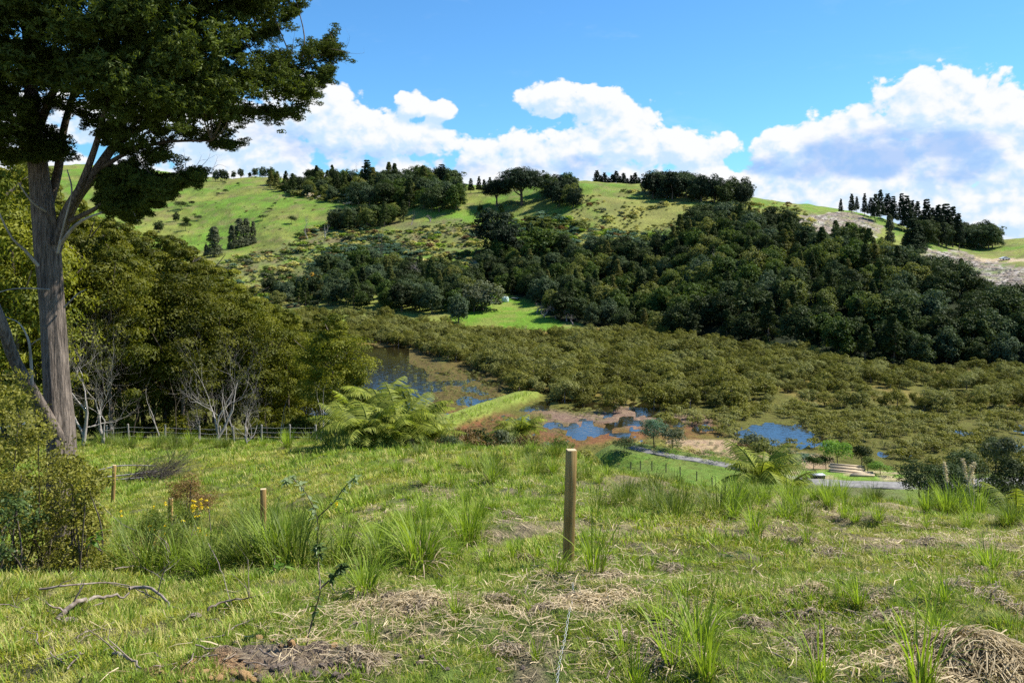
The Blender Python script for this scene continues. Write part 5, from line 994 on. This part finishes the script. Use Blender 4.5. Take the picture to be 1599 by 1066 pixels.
near_shrub('gorse_bush', 'straggly gorse bush with yellow flowers by the half hidden post', [(g.uniform(225, 330), g.uniform(790, 900), g.uniform(10.5, 11.8), g.uniform(.08, .18)) for _ in range(26)], 'grassdark', .05, 18, 22, 5, W=.010)
near_shrub('rusty_bush', 'rusty brown twiggy bush behind the gorse flowers', [(g.uniform(270, 335), g.uniform(745, 800), g.uniform(11.6, 12.4), g.uniform(.07, .13)) for _ in range(16)] + [(g.uniform(215, 275), g.uniform(850, 890), g.uniform(10.4, 11), g.uniform(.07, .13)) for _ in range(10)], 'redbrown', .04, 18, 18, 6, W=.009)
def flowers():
    g = np.random.default_rng(12); C = [q3(g.uniform(228, 260) if g.random() < .6 else g.uniform(285, 325), g.uniform(775, 845), 10.9) for _ in range(26)] + [q3(g.uniform(298, 322), g.uniform(780, 795), 11.2) for _ in range(10)] + [q3(a + g.normal() * 2, b + g.normal() * 3, 11) for a, b in ((527, 790), (530, 788), (189, 800), (190, 806), (545, 830), (525, 786))]
    V, Q, va = leaves(g, np.array(C), np.full(len(C), .028), 12, .022, .016, shell=.3); o = link('gorse_flowers', mesh('gorse_flowers', V, [Q], [M['flower']], var=va)); tag(o, 'scattered small yellow gorse flowers above the long grass', 'flowers', kind='stuff')
flowers()

# ------------------------------------------------------------------ posts
def post(px, py, Y, hgt, w, label, lean=(0, 0), rz=.3):
    X = (px - CX) / F * Y; z = gz(X, Y); top = (HY - py) / F * Y; h = max(top - z, hgt) if hgt else top - z; o = thing('fence_post', label, 'fence post', (X, Y, top - h), rz, tilt=lean); c = w * .035; a = w / 2
    ring = [(-a + c, -a), (a - c, -a), (a, -a + c), (a, a - c), (a - c, a), (-a + c, a), (-a, a - c), (-a, -a + c)]; V = []
    for zz, k in ((-.5, 1), (h * .33, 1.0), (h * .66, 1.0), (h - .008, 1.0), (h, .93)): V += [(x * k, y * k, zz) for x, y in ring]
    Q = [[r * 8 + i, r * 8 + (i + 1) % 8, r * 8 + 8 + (i + 1) % 8, r * 8 + 8 + i] for r in range(4) for i in range(8)]; link('post_shaft', mesh('post_shaft', V, [np.array(Q)], [M['post']]), o)
    V = [(x * .93, y * .93, h + .001) for x, y in ring] + [(0, 0, h + .004)]; link('post_top', mesh('post_top', V, [np.array([[i, (i + 1) % 8, 8] for i in range(8)])], [M['postend']]), o); return o
post(887, 702, 8.7, 1.18, .098, 'tall square sawn timber post standing nearest in the paddock', (0, .03), .16)
post(411, 763, 15.5, 1.15, .10, 'timber post rising from the long grass clump', (0, 0), .2)
post(265, 778, 19, 1.1, .09, 'timber post mostly hidden by the gorse and long grass', (0, .02), .2)
post(176, 726, 24.5, 1.02, .095, 'timber post beside the pile of brushwood', (0, .04), .3)
def wire():
    P = [gp(a, b, 4, 10) for a, b in ((892, 915), (893, 935), (886, 965), (880, 1000), (873, 1030), (868, 1062), (866, 1090))]; g = np.random.default_rng(4); S = spline([(x, y, z + .03) for x, y, z in P], 14); t = np.arange(len(S)); root = thing('wire_strand', 'loose twisted pair of pale wires lying on the grass below the tall post', 'wire', tuple(S[0]))
    for ph in (0, pi):
        off = np.column_stack([  .008 * np.sin(t * .8 + ph) + .01, 0 * t, .006 * np.cos(t * .8 + ph)]); V, Q = tube(S + off - S[0], .0016, 4); link('wire', mesh('wire', V, [Q], [M['wire']]), root)
wire()

# ------------------------------------------------------------------ dead wood on the ground
def stick(name, P, r, label, seed, matn='stick', twigs=3, cat='branch', group=None):
    g = np.random.default_rng(seed); pts = np.array([np.array(gp(a, b, 4, 40)) + (0, 0, h) for a, b, h in P]); O = pts[0]; S = spline(pts, 6); r = r * .5; S = S + (g.normal(size=S.shape) * r * .8) * (np.arange(len(S)) % 3 == 0)[:, None]; G = Geo(); V, Q = tube(S - O, np.linspace(r, r * .35, len(S)), 7); G.add(V, [Q])
    for k in range(twigs):
        i = g.integers(1, len(S) - 2); d = nrm(S[i + 1] - S[i] + g.normal(size=3) * .6 + (0, 0, .2)); limbs(g, S[i] - O, d, .15 + .25 * g.random(), r * .45, 1, G, 3, .6, .05, .6, 2)
    tag(link(name, G.mesh(name, [M[matn]], True), loc=tuple(O)), label, cat, group)
stick('fallen_branch', [(60, 942, .12), (120, 936, .14), (190, 934, .12), (250, 946, .05)], .022, 'long thin dead branch lying level in front of the big trunk', 1)
stick('fallen_branch', [(90, 972, .03), (120, 958, .08), (160, 948, .10), (200, 942, .04)], .05, 'thick gnarled dead branch under the shrub', 2)
stick('fallen_branch', [(200, 936, .1), (235, 940, .12), (270, 955, .05), (300, 962, .02)], .035, 'pale broken branch past the thick gnarled one', 3)
stick('fallen_branch', [(140, 800, .5), (190, 850, .4), (250, 880, .3), (270, 890, .1)], .014, 'bare branch leaning down through the low shrubs', 4, twigs=5)
stick('fallen_branch', [(180, 905, .12), (215, 903, .14), (250, 915, .1), (262, 922, .05)], .014, 'curved grey stick next to the yellow-green shrub', 5)
stick('fallen_branch', [(322, 960, .05), (350, 952, .06), (390, 945, .06), (430, 930, .05)], .022, 'slim branch running across the grass towards the long grass', 6)
stick('fallen_branch', [(325, 890, .3), (345, 920, .2), (360, 950, .05), (372, 962, .02)], .010, 'thin pale stick propped in the long grass', 7, twigs=1)
stick('fallen_branch', [(40, 1040, .02), (55, 1030, .03), (68, 1022, .03)], .016, 'short dark stick alone on the near grass', 8, 'darkwood', 0)
stick('fallen_branch', [(120, 998, .02), (150, 990, .03), (180, 988, .02)], .015, 'short grey stick on the near grass', 9, twigs=1)
stick('fallen_branch', [(180, 1026, .03), (200, 1040, .05), (220, 1050, .02)], .025, 'bleached stump-like root lying near the turned soil', 10, twigs=3)
stick('fallen_branch', [(-20, 985, .2), (10, 972, .15), (30, 968, .1)], .012, 'pale twig pile at the edge of view', 11, twigs=5)
stick('fallen_branch', [(-20, 930, .8), (5, 880, .9), (18, 850, 1.0)], .016, 'pale bare branch poking from the dark shrub', 12, twigs=3)
def brush():
    g = np.random.default_rng(14); X, Y, z = gp(238, 748, 20, 40); G = Geo(); root = thing('brush_pile', 'heap of cut grey brushwood behind the fence post', 'brushwood', (X, Y, z)); 
    for k in range(85):
        a = g.normal() * .35; s = np.array([g.uniform(-.9, .3), g.normal() * .35, .05]); limbs(g, s, (cos(a), sin(a) * .8, .32), g.uniform(.6, 1.2), .014, 2, G, 3, .3, .05, .7, 3)
    link('twigs', G.mesh('twigs', [M['darkwood']]), root); G = Geo()
    for P in (((-2.2, -.3, .1), (-1, -.1, .18), (.2, 0, .3)), ((-2.0, -.2, .35), (-1.2, 0, .5), (0, .2, .45)), ((-2.1, -.5, .05), (-.9, -.35, .1), (.5, -.3, .2))):
        V, Q = tube(spline(P, 5), np.linspace(.035, .018, 11), 6); G.add(V, [Q])
    link('branch', G.mesh('branch', [M['dead']]), root)
brush()

# ------------------------------------------------------------------ saplings
def big_leaf(g, L, W):
    n = 5; u = np.linspace(0, 1, n + 1); w = np.sin(pi * u ** .8) * W / 2; x = u * L; zz = -.25 * L * u ** 2
    V = np.concatenate([np.column_stack([x, w, zz + .12 * W]), np.column_stack([x, 0 * x, zz]), np.column_stack([x, -w, zz + .12 * W])]); k = np.arange(n); m = n + 1
    return V, np.concatenate([np.stack([k, k + 1, k + m + 1, k + m], -1), np.stack([k + m, k + m + 1, k + 2 * m + 1, k + 2 * m], -1)])
def sapling(nm, label, stems, leafL, leafW, nleaf, lm, seed, cat='sapling', Y=9):
    g = np.random.default_rng(seed); b = q3(*stems[0][0], Y); O = np.array([b[0], b[1], gz(b[0], b[1])]); root = thing(nm, label, cat, tuple(O)); lv = big_leaf(g, leafL, leafW); me = mesh('leaf', lv[0], [lv[1]], [M[lm]], var=np.full(len(lv[0]), .6)); me2 = mesh('leaf', lv[0], [lv[1]], [M[lm]], var=np.full(len(lv[0]), .2)); G = Geo()
    for st in stems:
        S = spline([q3(a, c, Y + .15 * g.normal()) - O for a, c in st], 6); V, Q = tube(S, np.linspace(.007, .003, len(S)), 6); G.add(V, [Q]); i0 = int(len(S) * .35)
        for k in range(nleaf):
            p = S[g.integers(i0, len(S))] if g.random() < .6 else S[-1 - g.integers(0, 4)]; link('leaf', me if g.random() < .6 else me2, root, loc=tuple(p), rot=(g.normal() * .4, g.uniform(-.5, .5), g.uniform(0, 2 * pi)), scale=g.uniform(.6, 1.15))
    link('stem', G.mesh('stem', [M['trunk']]), root)
sapling('broadleaf_sapling', 'sapling with soft grey-green leaves on two arching stems above the long grass', [[(495, 900), (496, 850), (495, 808), (478, 770), (462, 750)], [(495, 808), (520, 785), (540, 758), (556, 745)], [(462, 752), (455, 745), (448, 752)]], .095, .04, 30, 'nightshade', 1, Y=9.2)
sapling('broadleaf_sapling', 'slim sapling with small dark glossy leaves rising from the turned soil', [[(478, 1030), (480, 1000), (490, 960), (500, 920), (497, 880), (500, 850)], [(498, 920), (520, 900), (535, 880)]], .065, .03, 48, 'darkleaf', 2, Y=5.9)
sapling('broadleaf_weed', 'leafy bright weed on the near side of the long grass', [[(425, 900), (428, 885), (430, 868)], [(425, 900), (440, 890), (448, 880)], [(425, 900), (410, 892), (402, 886)]], .14, .05, 8, 'lime', 3, 'weed', Y=8.8)
sapling('broadleaf_weed', 'bright weed at the shrub edge below the trunk', [[(30, 945), (32, 935), (35, 925)]], .12, .07, 8, 'lime', 4, 'weed', Y=8.6)
sapling('broadleaf_weed', 'pale green weed climbing beside the trunk shrub', [[(158, 860), (152, 845), (150, 832)], [(158, 860), (146, 850), (140, 842)]], .12, .06, 6, 'lime', 5, 'weed', Y=9.8)

# ------------------------------------------------------------------ foreground grass
def ground_cover():
    g = np.random.default_rng(100); TM = []; PP = []; SS = []; II = []
    specs = [(4.0, 9, 480, 24, .055, .0042), (9, 16, 190, 22, .075, .007), (16, 28, 62, 20, .11, .012), (28, 60, 17, 18, .17, .022)]
    for lo, hi, dens, nb, h, w in specs:
        area = (hi ** 2 - lo ** 2) * .62; n = int(area * dens); Y = np.sqrt(g.uniform(lo ** 2, hi ** 2, n)); px = g.uniform(-40, 1640, n); X = (px - CX) / F * Y; n1 = fbm(X / 1.6, Y / 1.6, 5, 21, .6); n2 = fbm(X / .55, Y / .55, 4, 22, .6); n3 = fbm(X / 6, Y / 6, 4, 23)
        bare_ = sstep(n1 + .07 * (px > 800), .54, .65) * (Y < 24) * .72 + .55 * (n2 > .59) + .05; soil = (np.hypot((X + 1.4) / .50, (Y - 5.42) / .34) + (n2 - .5) * 1.6 + (n1 - .5) * 1.2 < 1.0); k = (g.random(n) > bare_) & ~soil & ~((px < 560) & (Y > 62)); X, Y, px, n3, n1 = X[k], Y[k], px[k], n3[k], n1[k]; z = tz(X, Y); n = len(X)
        tt = g.random(n); typ = np.where(tt < .48 - .28 * (n3 > .52), 0, np.where(tt < .80, 1, 2))     # green, mossy, pale
        T = [blades(g, nb, h * (1.15, .62, 1.1)[ty], w * (1, .9, .8)[ty], lean=(.55, .95, 1.0)[ty], seg=2, r0=h * 1.1) for ty in range(3) for v in range(3)]
        for k3, (V, Fs, va) in enumerate(T): GG = Geo(); GG.add(V, Fs, 0, va); TM.append(GG.mesh('turf', [M[('grass', 'moss', 'grasspale')[k3 // 3]]]))
        sc_ = g.uniform(.5, 1.3, n) * (1 + .7 * sstep(fbm(X / 2.2, Y / 2.2, 3, 77), .55, .75)); PP.append(np.column_stack([X, Y, z - .01])); SS.append(np.column_stack([sc_ * 1.15, sc_ * 1.15, sc_])); II.append(len(TM) - 9 + typ * 3 + g.integers(0, 3, n))
    PP = np.concatenate(PP); tag(gn_scatter('grass', TM, PP, g.random(len(PP)) * 6.28, np.concatenate(SS), np.concatenate(II)), 'short mossy green turf of the near paddock', 'grass', kind='stuff'); print('turf', len(PP))
    # straw litter
    G = Geo(); n = 25000; Y = np.sqrt(g.uniform(4.3 ** 2, 19 ** 2, n)); px = g.uniform(-30, 1630, n); X = (px - CX) / F * Y; n1 = fbm(X / 1.6, Y / 1.6, 5, 21, .6); n2 = fbm(X / .5, Y / .5, 4, 29, .6)
    w_ = sstep(n1 + .09 * (px > 800), .52, .62) * sstep(n2, .38, .55); near = np.exp(-(((px - 700) / 170) ** 2 + ((HY + F * .46 - (HY + F * .30 + (9 - Y) * 60) + 0) / 400) ** 2)); k = g.random(n) < (w_ + .06); X, Y, px = X[k], Y[k], px[k]
    ex = []
    for a, b, sx, sy, c in ((520, 1020, 90, 22, 300), (640, 950, 90, 28, 700), (930, 950, 70, 25, 450), (560, 975, 90, 24, 450), (900, 905, 50, 14, 260), (860, 1010, 110, 30, 350), (1230, 930, 70, 18, 350), (1010, 870, 60, 16, 200), (1500, 900, 80, 15, 220), (1330, 1000, 120, 30, 260), (1150, 790, 90, 14, 260), (950, 800, 90, 18, 200), (1280, 860, 60, 10, 120)):
        aa = g.normal(a, sx, c // 3); bb = g.normal(b, sy, c // 3)
        for u, v in zip(aa, bb):
            if v < 1100: ex += [(u, v)] * 1
    E = np.array(ex); gy = np.exp(np.linspace(math.log(4), math.log(40), 240)); EX = []
    for c in np.array_split(E, 12):
        A, B = np.meshgrid(c[:, 0], gy, indexing='ij'); ZZ = tz((A - CX) / F * B, B); qq = HY - F * ZZ / B; ii = np.argmax(qq <= c[:, 1][:, None], axis=1); EX += [((c[j, 0] - CX) / F * gy[ii[j]], gy[ii[j]]) for j in range(len(c))]
    EX = np.repeat(np.array(EX), 3, axis=0) + g.normal(size=(len(EX) * 3, 2)) * .14; X = np.append(X, EX[:, 0]); Y = np.append(Y, EX[:, 1]); n = len(X); z = tz(X, Y)
    an = g.random(n) * 2 * pi; el = g.normal(size=n) * .28; L = g.uniform(.03, .15, n) * (1 + Y / 30); W = (.0016 + .0004 * Y) * g.uniform(.6, 1.6, n); d = np.stack([np.cos(an) * np.cos(el), np.sin(an) * np.cos(el), np.sin(el)], -1); sd = np.stack([-np.sin(an), np.cos(an), g.normal(size=n) * .4], -1); c = np.column_stack([X, Y, z + .02 + .03 * g.random(n)]); bend = g.normal(size=(n, 3)) * (L * .05)[:, None]
    a = c - d * L[:, None] / 2; e = c + d * L[:, None] / 2; m = c + bend; w = sd * W[:, None] / 2; V = np.stack([a - w, a + w, m + w, m - w, e + w * .5, e - w * .5], 1); o = np.arange(n) * 6; Q = np.concatenate([np.stack([o, o + 1, o + 2, o + 3], -1), np.stack([o + 3, o + 2, o + 4, o + 5], -1)]); G.add(V.reshape(-1, 3), [Q], 0, np.repeat(g.random(n), 6))
    tag(link('straw_litter', G.mesh('straw_litter', [M['straw']])), 'bleached dead grass stalks lying in patches over the turf', 'straw', kind='stuff'); print('straw', n)
ground_cover()
# tussocks
TS = {}
for key, (n, h, w, lean, r0, mm) in {'tall': (130, .85, .012, .55, .14, ['grass', 'straw']), 'arch': (110, .6, .011, 1.0, .10, ['grass', 'straw']), 'thin': (45, .62, .011, .65, .07, ['grass', 'straw']), 'rank': (150, .72, .013, .8, .3, ['grassdark', 'grasspale'])}.items():
    TS[key] = []
    for v in range(3):
        g = np.random.default_rng(hash(key) % 1 + v + {'tall': 300, 'arch': 310, 'thin': 320, 'rank': 330}[key]); G = Geo(); V, Fs, va = blades(g, n, h, w, lean=lean, seg=5, r0=r0, droop=1.1); G.add(V, Fs, 0, va); V, Fs, va = blades(g, n // 2, h * .6, w * .8, lean=1.7, seg=4, r0=r0 * 1.2); G.add(V, Fs, 1, va); TS[key].append((G.mesh('tussock', [M[m] for m in mm])))
def tussock(key, px, py, s, label, group=None, hi=50):
    X, Y, z = gp(px, py, 4, hi); o = link('grass_tussock', TS[key][random.randrange(3)], loc=(X, Y, z - .03), rot=(0, 0, random.uniform(0, 6.28)), scale=(s * 1.05, s * 1.05, s)); return tag(o, label, 'grass tussock', group)
tussock('thin', 928, 898, 1.0, 'upright green tussock growing against the tall post'); tussock('arch', 870, 895, .6, 'short arching tuft at the foot of the tall post')
tussock('arch', 570, 925, .75, 'arching green tussock just above the straw patch'); tussock('arch', 655, 880, 1.2, 'big rounded tussock with a straw base between long grass and post'); tussock('tall', 730, 850, .8, 'dense dark tussock beside the long grass, nearest the post'); tussock('arch', 590, 868, .9, 'drooping tussock below the long grass')
tussock('arch', 1090, 1010, .8, 'thin bent tussock in the lower middle of the paddock'); tussock('thin', 1050, 1040, .8, 'sparse tussock with long bent blades close to the camera side'); tussock('thin', 1100, 1060, .8, 'near sparse tussock beside the long bent blades'); tussock('thin', 990, 1075, .6, 'clump cut by the bottom edge below the wire'); tussock('thin', 1280, 1070, .7, 'clump of blades at the bottom edge between wire and straw heap')
tussock('thin', 1465, 1000, .55, 'curved tuft standing just behind the straw heap'); tussock('arch', 1545, 890, .7, 'bright low green tussock by the edge of view'); tussock('arch', 1180, 835, .8, 'pale tussock with a white base in the open turf'); tussock('thin', 1260, 850, .6, 'small upright tuft in the open turf')
tussock('thin', 1440, 1075, .9, 'tall clump at the bottom edge beside the straw heap'); tussock('thin', 800, 870, .5, 'small tuft on bare turf between big tussocks and post'); tussock('arch', 770, 740, 1., 'dark tussock on the middle paddock'); tussock('thin', 880, 770, .7, 'tuft in the turf behind the tall post')
g = random.Random(5)
for k in range(58): tussock(g.choice(['tall', 'rank', 'arch', 'arch']), g.uniform(330, 770), g.uniform(775, 885), g.uniform(.35, .68), 'long green grass clump in the tall stand left of the tall post', 'long grass clumps of the tall stand')
for k in range(16): tussock(g.choice(['tall', 'rank']), g.uniform(360, 460), g.uniform(820, 890), g.uniform(.7, 1.1), 'dark long grass clump around the second post', 'grass clumps around the second post')
for k in range(18): tussock(g.choice(['rank', 'arch']), g.uniform(190, 340), g.uniform(830, 920), g.uniform(.5, .9), 'long grass clump among the gorse and fallen branches', 'grass clumps among the gorse')
for k in range(46):
    px = g.uniform(1130, 1640); tussock(g.choice(['tall', 'arch', 'thin', 'rank']), px, 818 - g.uniform(0, 46) + (px > 1400) * 10, g.uniform(.45, .95), 'tall green grass clump in the band at the brow of the slope', 'grass clumps along the brow', 30)
for k in range(24): tussock(g.choice(['rank', 'arch']), g.uniform(900, 1180), g.uniform(740, 810), g.uniform(.5, .8), 'green grass clump on the brow behind the tall post', 'grass clumps behind the tall post')
for k in range(30): tussock(g.choice(['rank', 'arch', 'thin']), g.uniform(560, 900), g.uniform(700, 760), g.uniform(.6, 1.), 'grass clump on the far part of the paddock', 'grass clumps on the far paddock')
for k in range(26): tussock(g.choice(['rank', 'tall']), g.uniform(140, 560), g.uniform(690, 702), g.uniform(.9, 1.4), 'rank grass clump at the foot of the grove', 'grass clumps at the foot of the grove', 62)
for k in range(24): tussock('thin', g.uniform(560, 1560), g.uniform(880, 1040), g.uniform(.3, .5), 'small sparse tuft in the near turf', 'small tufts in the near turf')
def pampas(px, Y, H, lab):
    X, Y, z = at(px, Y); o = thing('pampas_grass', lab, 'grass', (X, Y, z)); link('blades', TS['tall'][0], o, scale=1.7); g = np.random.default_rng(px)
    for k in range(2):
        e = np.array([g.normal() * .25, g.normal() * .2, H * (.9 + .2 * g.random())]); G = Geo(); V, Q = tube([(0, 0, 0), e * .6 + (.02, 0, 0), e], [.012, .009, .005], 4); G.add(V, [Q], 1); C = np.array([e * (1 - .035 * j) for j in range(9)]); V, Q, va = leaves(g, C, np.full(9, .07), 30, .10, .012, up=1.2, shell=.1); G.add(V, [Q], 0, va); link('plume', G.mesh('plume', [M['plume'], M['dead']]), o)
pampas(1485, 24, 1.8, 'pampas with upright buff plumes left of the pair at the brow'); pampas(1523, 24, 1.8, 'pampas with upright buff plumes right of the pair at the brow')

# ------------------------------------------------------------------ straw heap, soil clods, near details
def heap(px, py, n, sx, sy, h, label, seed, L=.45, matn='straw', nm='straw_heap', cat='straw heap', group=None):
    g = np.random.default_rng(seed); X, Y, z = gp(px, py, 4, 20); xx = g.normal(size=n) * sx; yy = g.normal(size=n) * sy; rr = (xx / sx) ** 2 + (yy / sy) ** 2; gz_ = tz(X + xx, Y + yy) - z; c = np.column_stack([xx, yy, gz_ + h * np.exp(-rr * .7) * g.random(n) ** .5 + .02])
    an = g.normal(size=n) * .9 + .2; el = g.normal(size=n) * .35 - .15 * np.sign(xx); ll = g.uniform(.4, 1, n) * L; s = 5; t = np.linspace(-.5, .5, s + 1); d = np.stack([np.cos(an) * np.cos(el), np.sin(an) * np.cos(el), np.sin(el)], -1); sd = nrm(np.stack([-np.sin(an), np.cos(an), g.normal(size=n) * .6], -1)); w = g.uniform(.0012, .0042, n)
    mid = c[:, None] + d[:, None] * (ll[:, None] * t[None])[..., None] - np.array([0, 0, 1.]) * (np.abs(t[None]) ** 2 * ll[:, None] * 1.1)[..., None] + np.cumsum(g.normal(size=(n, s + 1, 3)) * .004, 1); A = mid - sd[:, None] * w[:, None, None]; B = mid + sd[:, None] * w[:, None, None]; V = np.concatenate([A, B], 1); k = 2 * (s + 1); o = (np.arange(n) * k)[:, None]; j = np.arange(s)[None]; Q = np.stack([o + j, o + j + 1, o + j + s + 2, o + j + s + 1], -1).reshape(-1, 4)
    V[..., 2] = np.maximum(V[..., 2], gz_.mean() - .3); tag(link(nm, mesh(nm, V.reshape(-1, 3), [Q], [M[matn]], var=np.repeat(g.random(n), k)), loc=(X, Y, z)), label, cat, group)
heap(1520, 1045, 3600, .30, .16, .22, 'heap of bleached dead grass near the bottom corner', 1)
heap(1260, 935, 700, .22, .12, .10, 'small tangled mound of straw in the right turf', 2, .3); heap(920, 945, 900, .25, .14, .06, 'flattened straw at the foot of the tall post', 3, .3); heap(660, 945, 1300, .36, .16, .07, 'flattened straw spread above the turned soil', 4, .3); heap(1190, 925, 260, .2, .1, .06, 'thin spread straw beside the small tangled mound', 6, .25)
g9 = np.random.default_rng(91)
for k in range(46):
    a, b = (g9.uniform(820, 1590), g9.uniform(800, 1050)) if k < 32 else (g9.uniform(520, 860), g9.uniform(800, 1040)); sc9 = g9.uniform(.6, 1.3)
    heap(a, b, 150, .10 * sc9, .07 * sc9, .07 * sc9, 'small grey-brown clump of dead tussock grass in the turf ' + ('right of' if a > 887 else 'left of') + ' the tall post', 400 + k, .16, 'deadgrass', 'dead_tussock', 'dead tussock', 'dead tussocks ' + ('right of' if a > 887 else 'left of') + ' the tall post')
def clods():
    g = np.random.default_rng(55); M_ = []
    th = np.linspace(0, pi, 16); ph = np.arange(24) * 2 * pi / 24
    for v in range(4):
        D = np.stack([np.sin(th)[:, None] * np.cos(ph), np.sin(th)[:, None] * np.sin(ph), np.cos(th)[:, None] * np.ones(24)], -1); r = 1 + .9 * (fbm(D[..., 0] * 2.2 + v * 9 + D[..., 2] * 1.9, D[..., 1] * 2.2 + 5 - D[..., 2], 4, v, .7) - .5); V = D * r[..., None] * np.array([1, .8, .62]); i = np.arange(15)[:, None] * 24 + np.arange(24)[None]; j = np.arange(15)[:, None] * 24 + (np.arange(24)[None] + 1) % 24
        for m_ in ('soil', 'clay'): M_.append((mesh('clod', V, [np.stack([i, i + 24, j + 24, j], -1).reshape(-1, 4)], [M[m_]], smooth=True), m_))
    lst = [(405, 998, .05, 1), (478, 1000, .05, 1), (455, 1008, .06, 1), (383, 1058, .06, 1), (320, 1054, .05, 1), (340, 1062, .05, 1), (520, 1012, .05, 1), (362, 1050, .04, 1), (425, 1002, .035, 1), (300, 1062, .04, 1), (440, 1010, .03, 1)] + [(g.normal(470, 50), g.normal(1038, 16), g.uniform(.015, .05), 0) for _ in range(34)] + [(g.normal(600, 90), g.normal(1035, 14), g.uniform(.02, .05), 0) for _ in range(24)] + [(g.normal(340, 40), g.normal(1062, 6), g.uniform(.02, .045), 1) for _ in range(14)]
    for px, py, s, c in lst:
        if py > 1095: continue
        X, Y, z = gp(px, py, 4, 12); me = M_[g.integers(4) * 2 + c][0]; tag(link('soil_clod', me, loc=(X, Y, z + s * .2), rot=(g.random() * .6, g.random() * .6, g.random() * 6), scale=s * .62), 'crumbly orange clay clod in the turned soil' if c else 'grey-brown soil lump in the turned soil', 'soil clod', 'orange clay clods' if c else 'grey-brown soil lumps')
    for px, py, s, lab in ((105, 972, .09, 'knobbly grey stump root under the shrub'), (302, 962, .06, 'weathered grey stump end on the grass by the branches')):
        X, Y, z = gp(px, py, 4, 14); me = M_[2][0].copy(); me.materials[0] = M['stick']; tag(link('stump', me, loc=(X, Y, z), scale=(s * .9, s * .6, s * .7)), lab, 'stump')
clods()

def litter():
    g = np.random.default_rng(66); tm = []
    for v in range(5):
        G = Geo(); P = np.cumsum(np.vstack([[0, 0, 0], g.normal(size=(5, 3)) * .007 + np.array([.045, 0, 0])]), 0); V, Q = tube(spline(P - P.mean(0), 3), .0065, 5); G.add(V, [Q]); tm.append(G.mesh('twig', [M['stick']]))
    for k in range(90):
        px = g.uniform(20, 420) if k < 55 else g.uniform(430, 1580); py = g.uniform(945, 1055) if k < 55 else g.uniform(860, 1055); X, Y, z = gp(px, py, 4, 14)
        tag(link('twig', tm[k % 5], loc=(X, Y, z + .025), rot=(0, g.normal() * .15, g.random() * 6.28), scale=g.uniform(.3, .95)), 'short dead twig lying on the turf near the fallen branches' if k < 55 else 'short dead twig lying in the open near turf', 'twig', 'twigs by the fallen branches' if k < 55 else 'twigs in the open turf')
litter()

def weeds():
    g = np.random.default_rng(202); rows = []; kinds = []
    tm = []
    for v in range(3):
        G = Geo()
        for k in range(11):
            V, Q = big_leaf(g, .085, .038); a = g.random() * 6.28; e = -g.uniform(.1, .7); V = V @ np.array([[cos(e), 0, -sin(e)], [0, 1, 0], [sin(e), 0, cos(e)]]).T @ np.array([[cos(a), -sin(a), 0], [sin(a), cos(a), 0], [0, 0, 1]]).T; G.add(V * g.uniform(.6, 1.2), [Q], 0, g.random())
        tm.append(G.mesh('weed', [M[('lime', 'grass', 'darkleaf')[v]]]))
    n = 900; Y = np.sqrt(g.uniform(4.3 ** 2, 16 ** 2, n)); px = g.uniform(-20, 1620, n); X = (px - CX) / F * Y; k = (fbm(X / 1.1, Y / 1.1, 3, 88) > .55) & (np.hypot((X + 1.4) / .5, (Y - 5.42) / .34) > 1.2); X, Y = X[k], Y[k]; n = len(X)
    o = gn_scatter('broadleaf_weeds', tm, np.column_stack([X, Y, tz(X, Y) + .01]), g.random(n) * 6.28, g.uniform(.5, 1.1, n), g.integers(0, 3, n)); tag(o, 'low broad-leaved weeds scattered through the near turf', 'weeds', kind='stuff')
weeds()
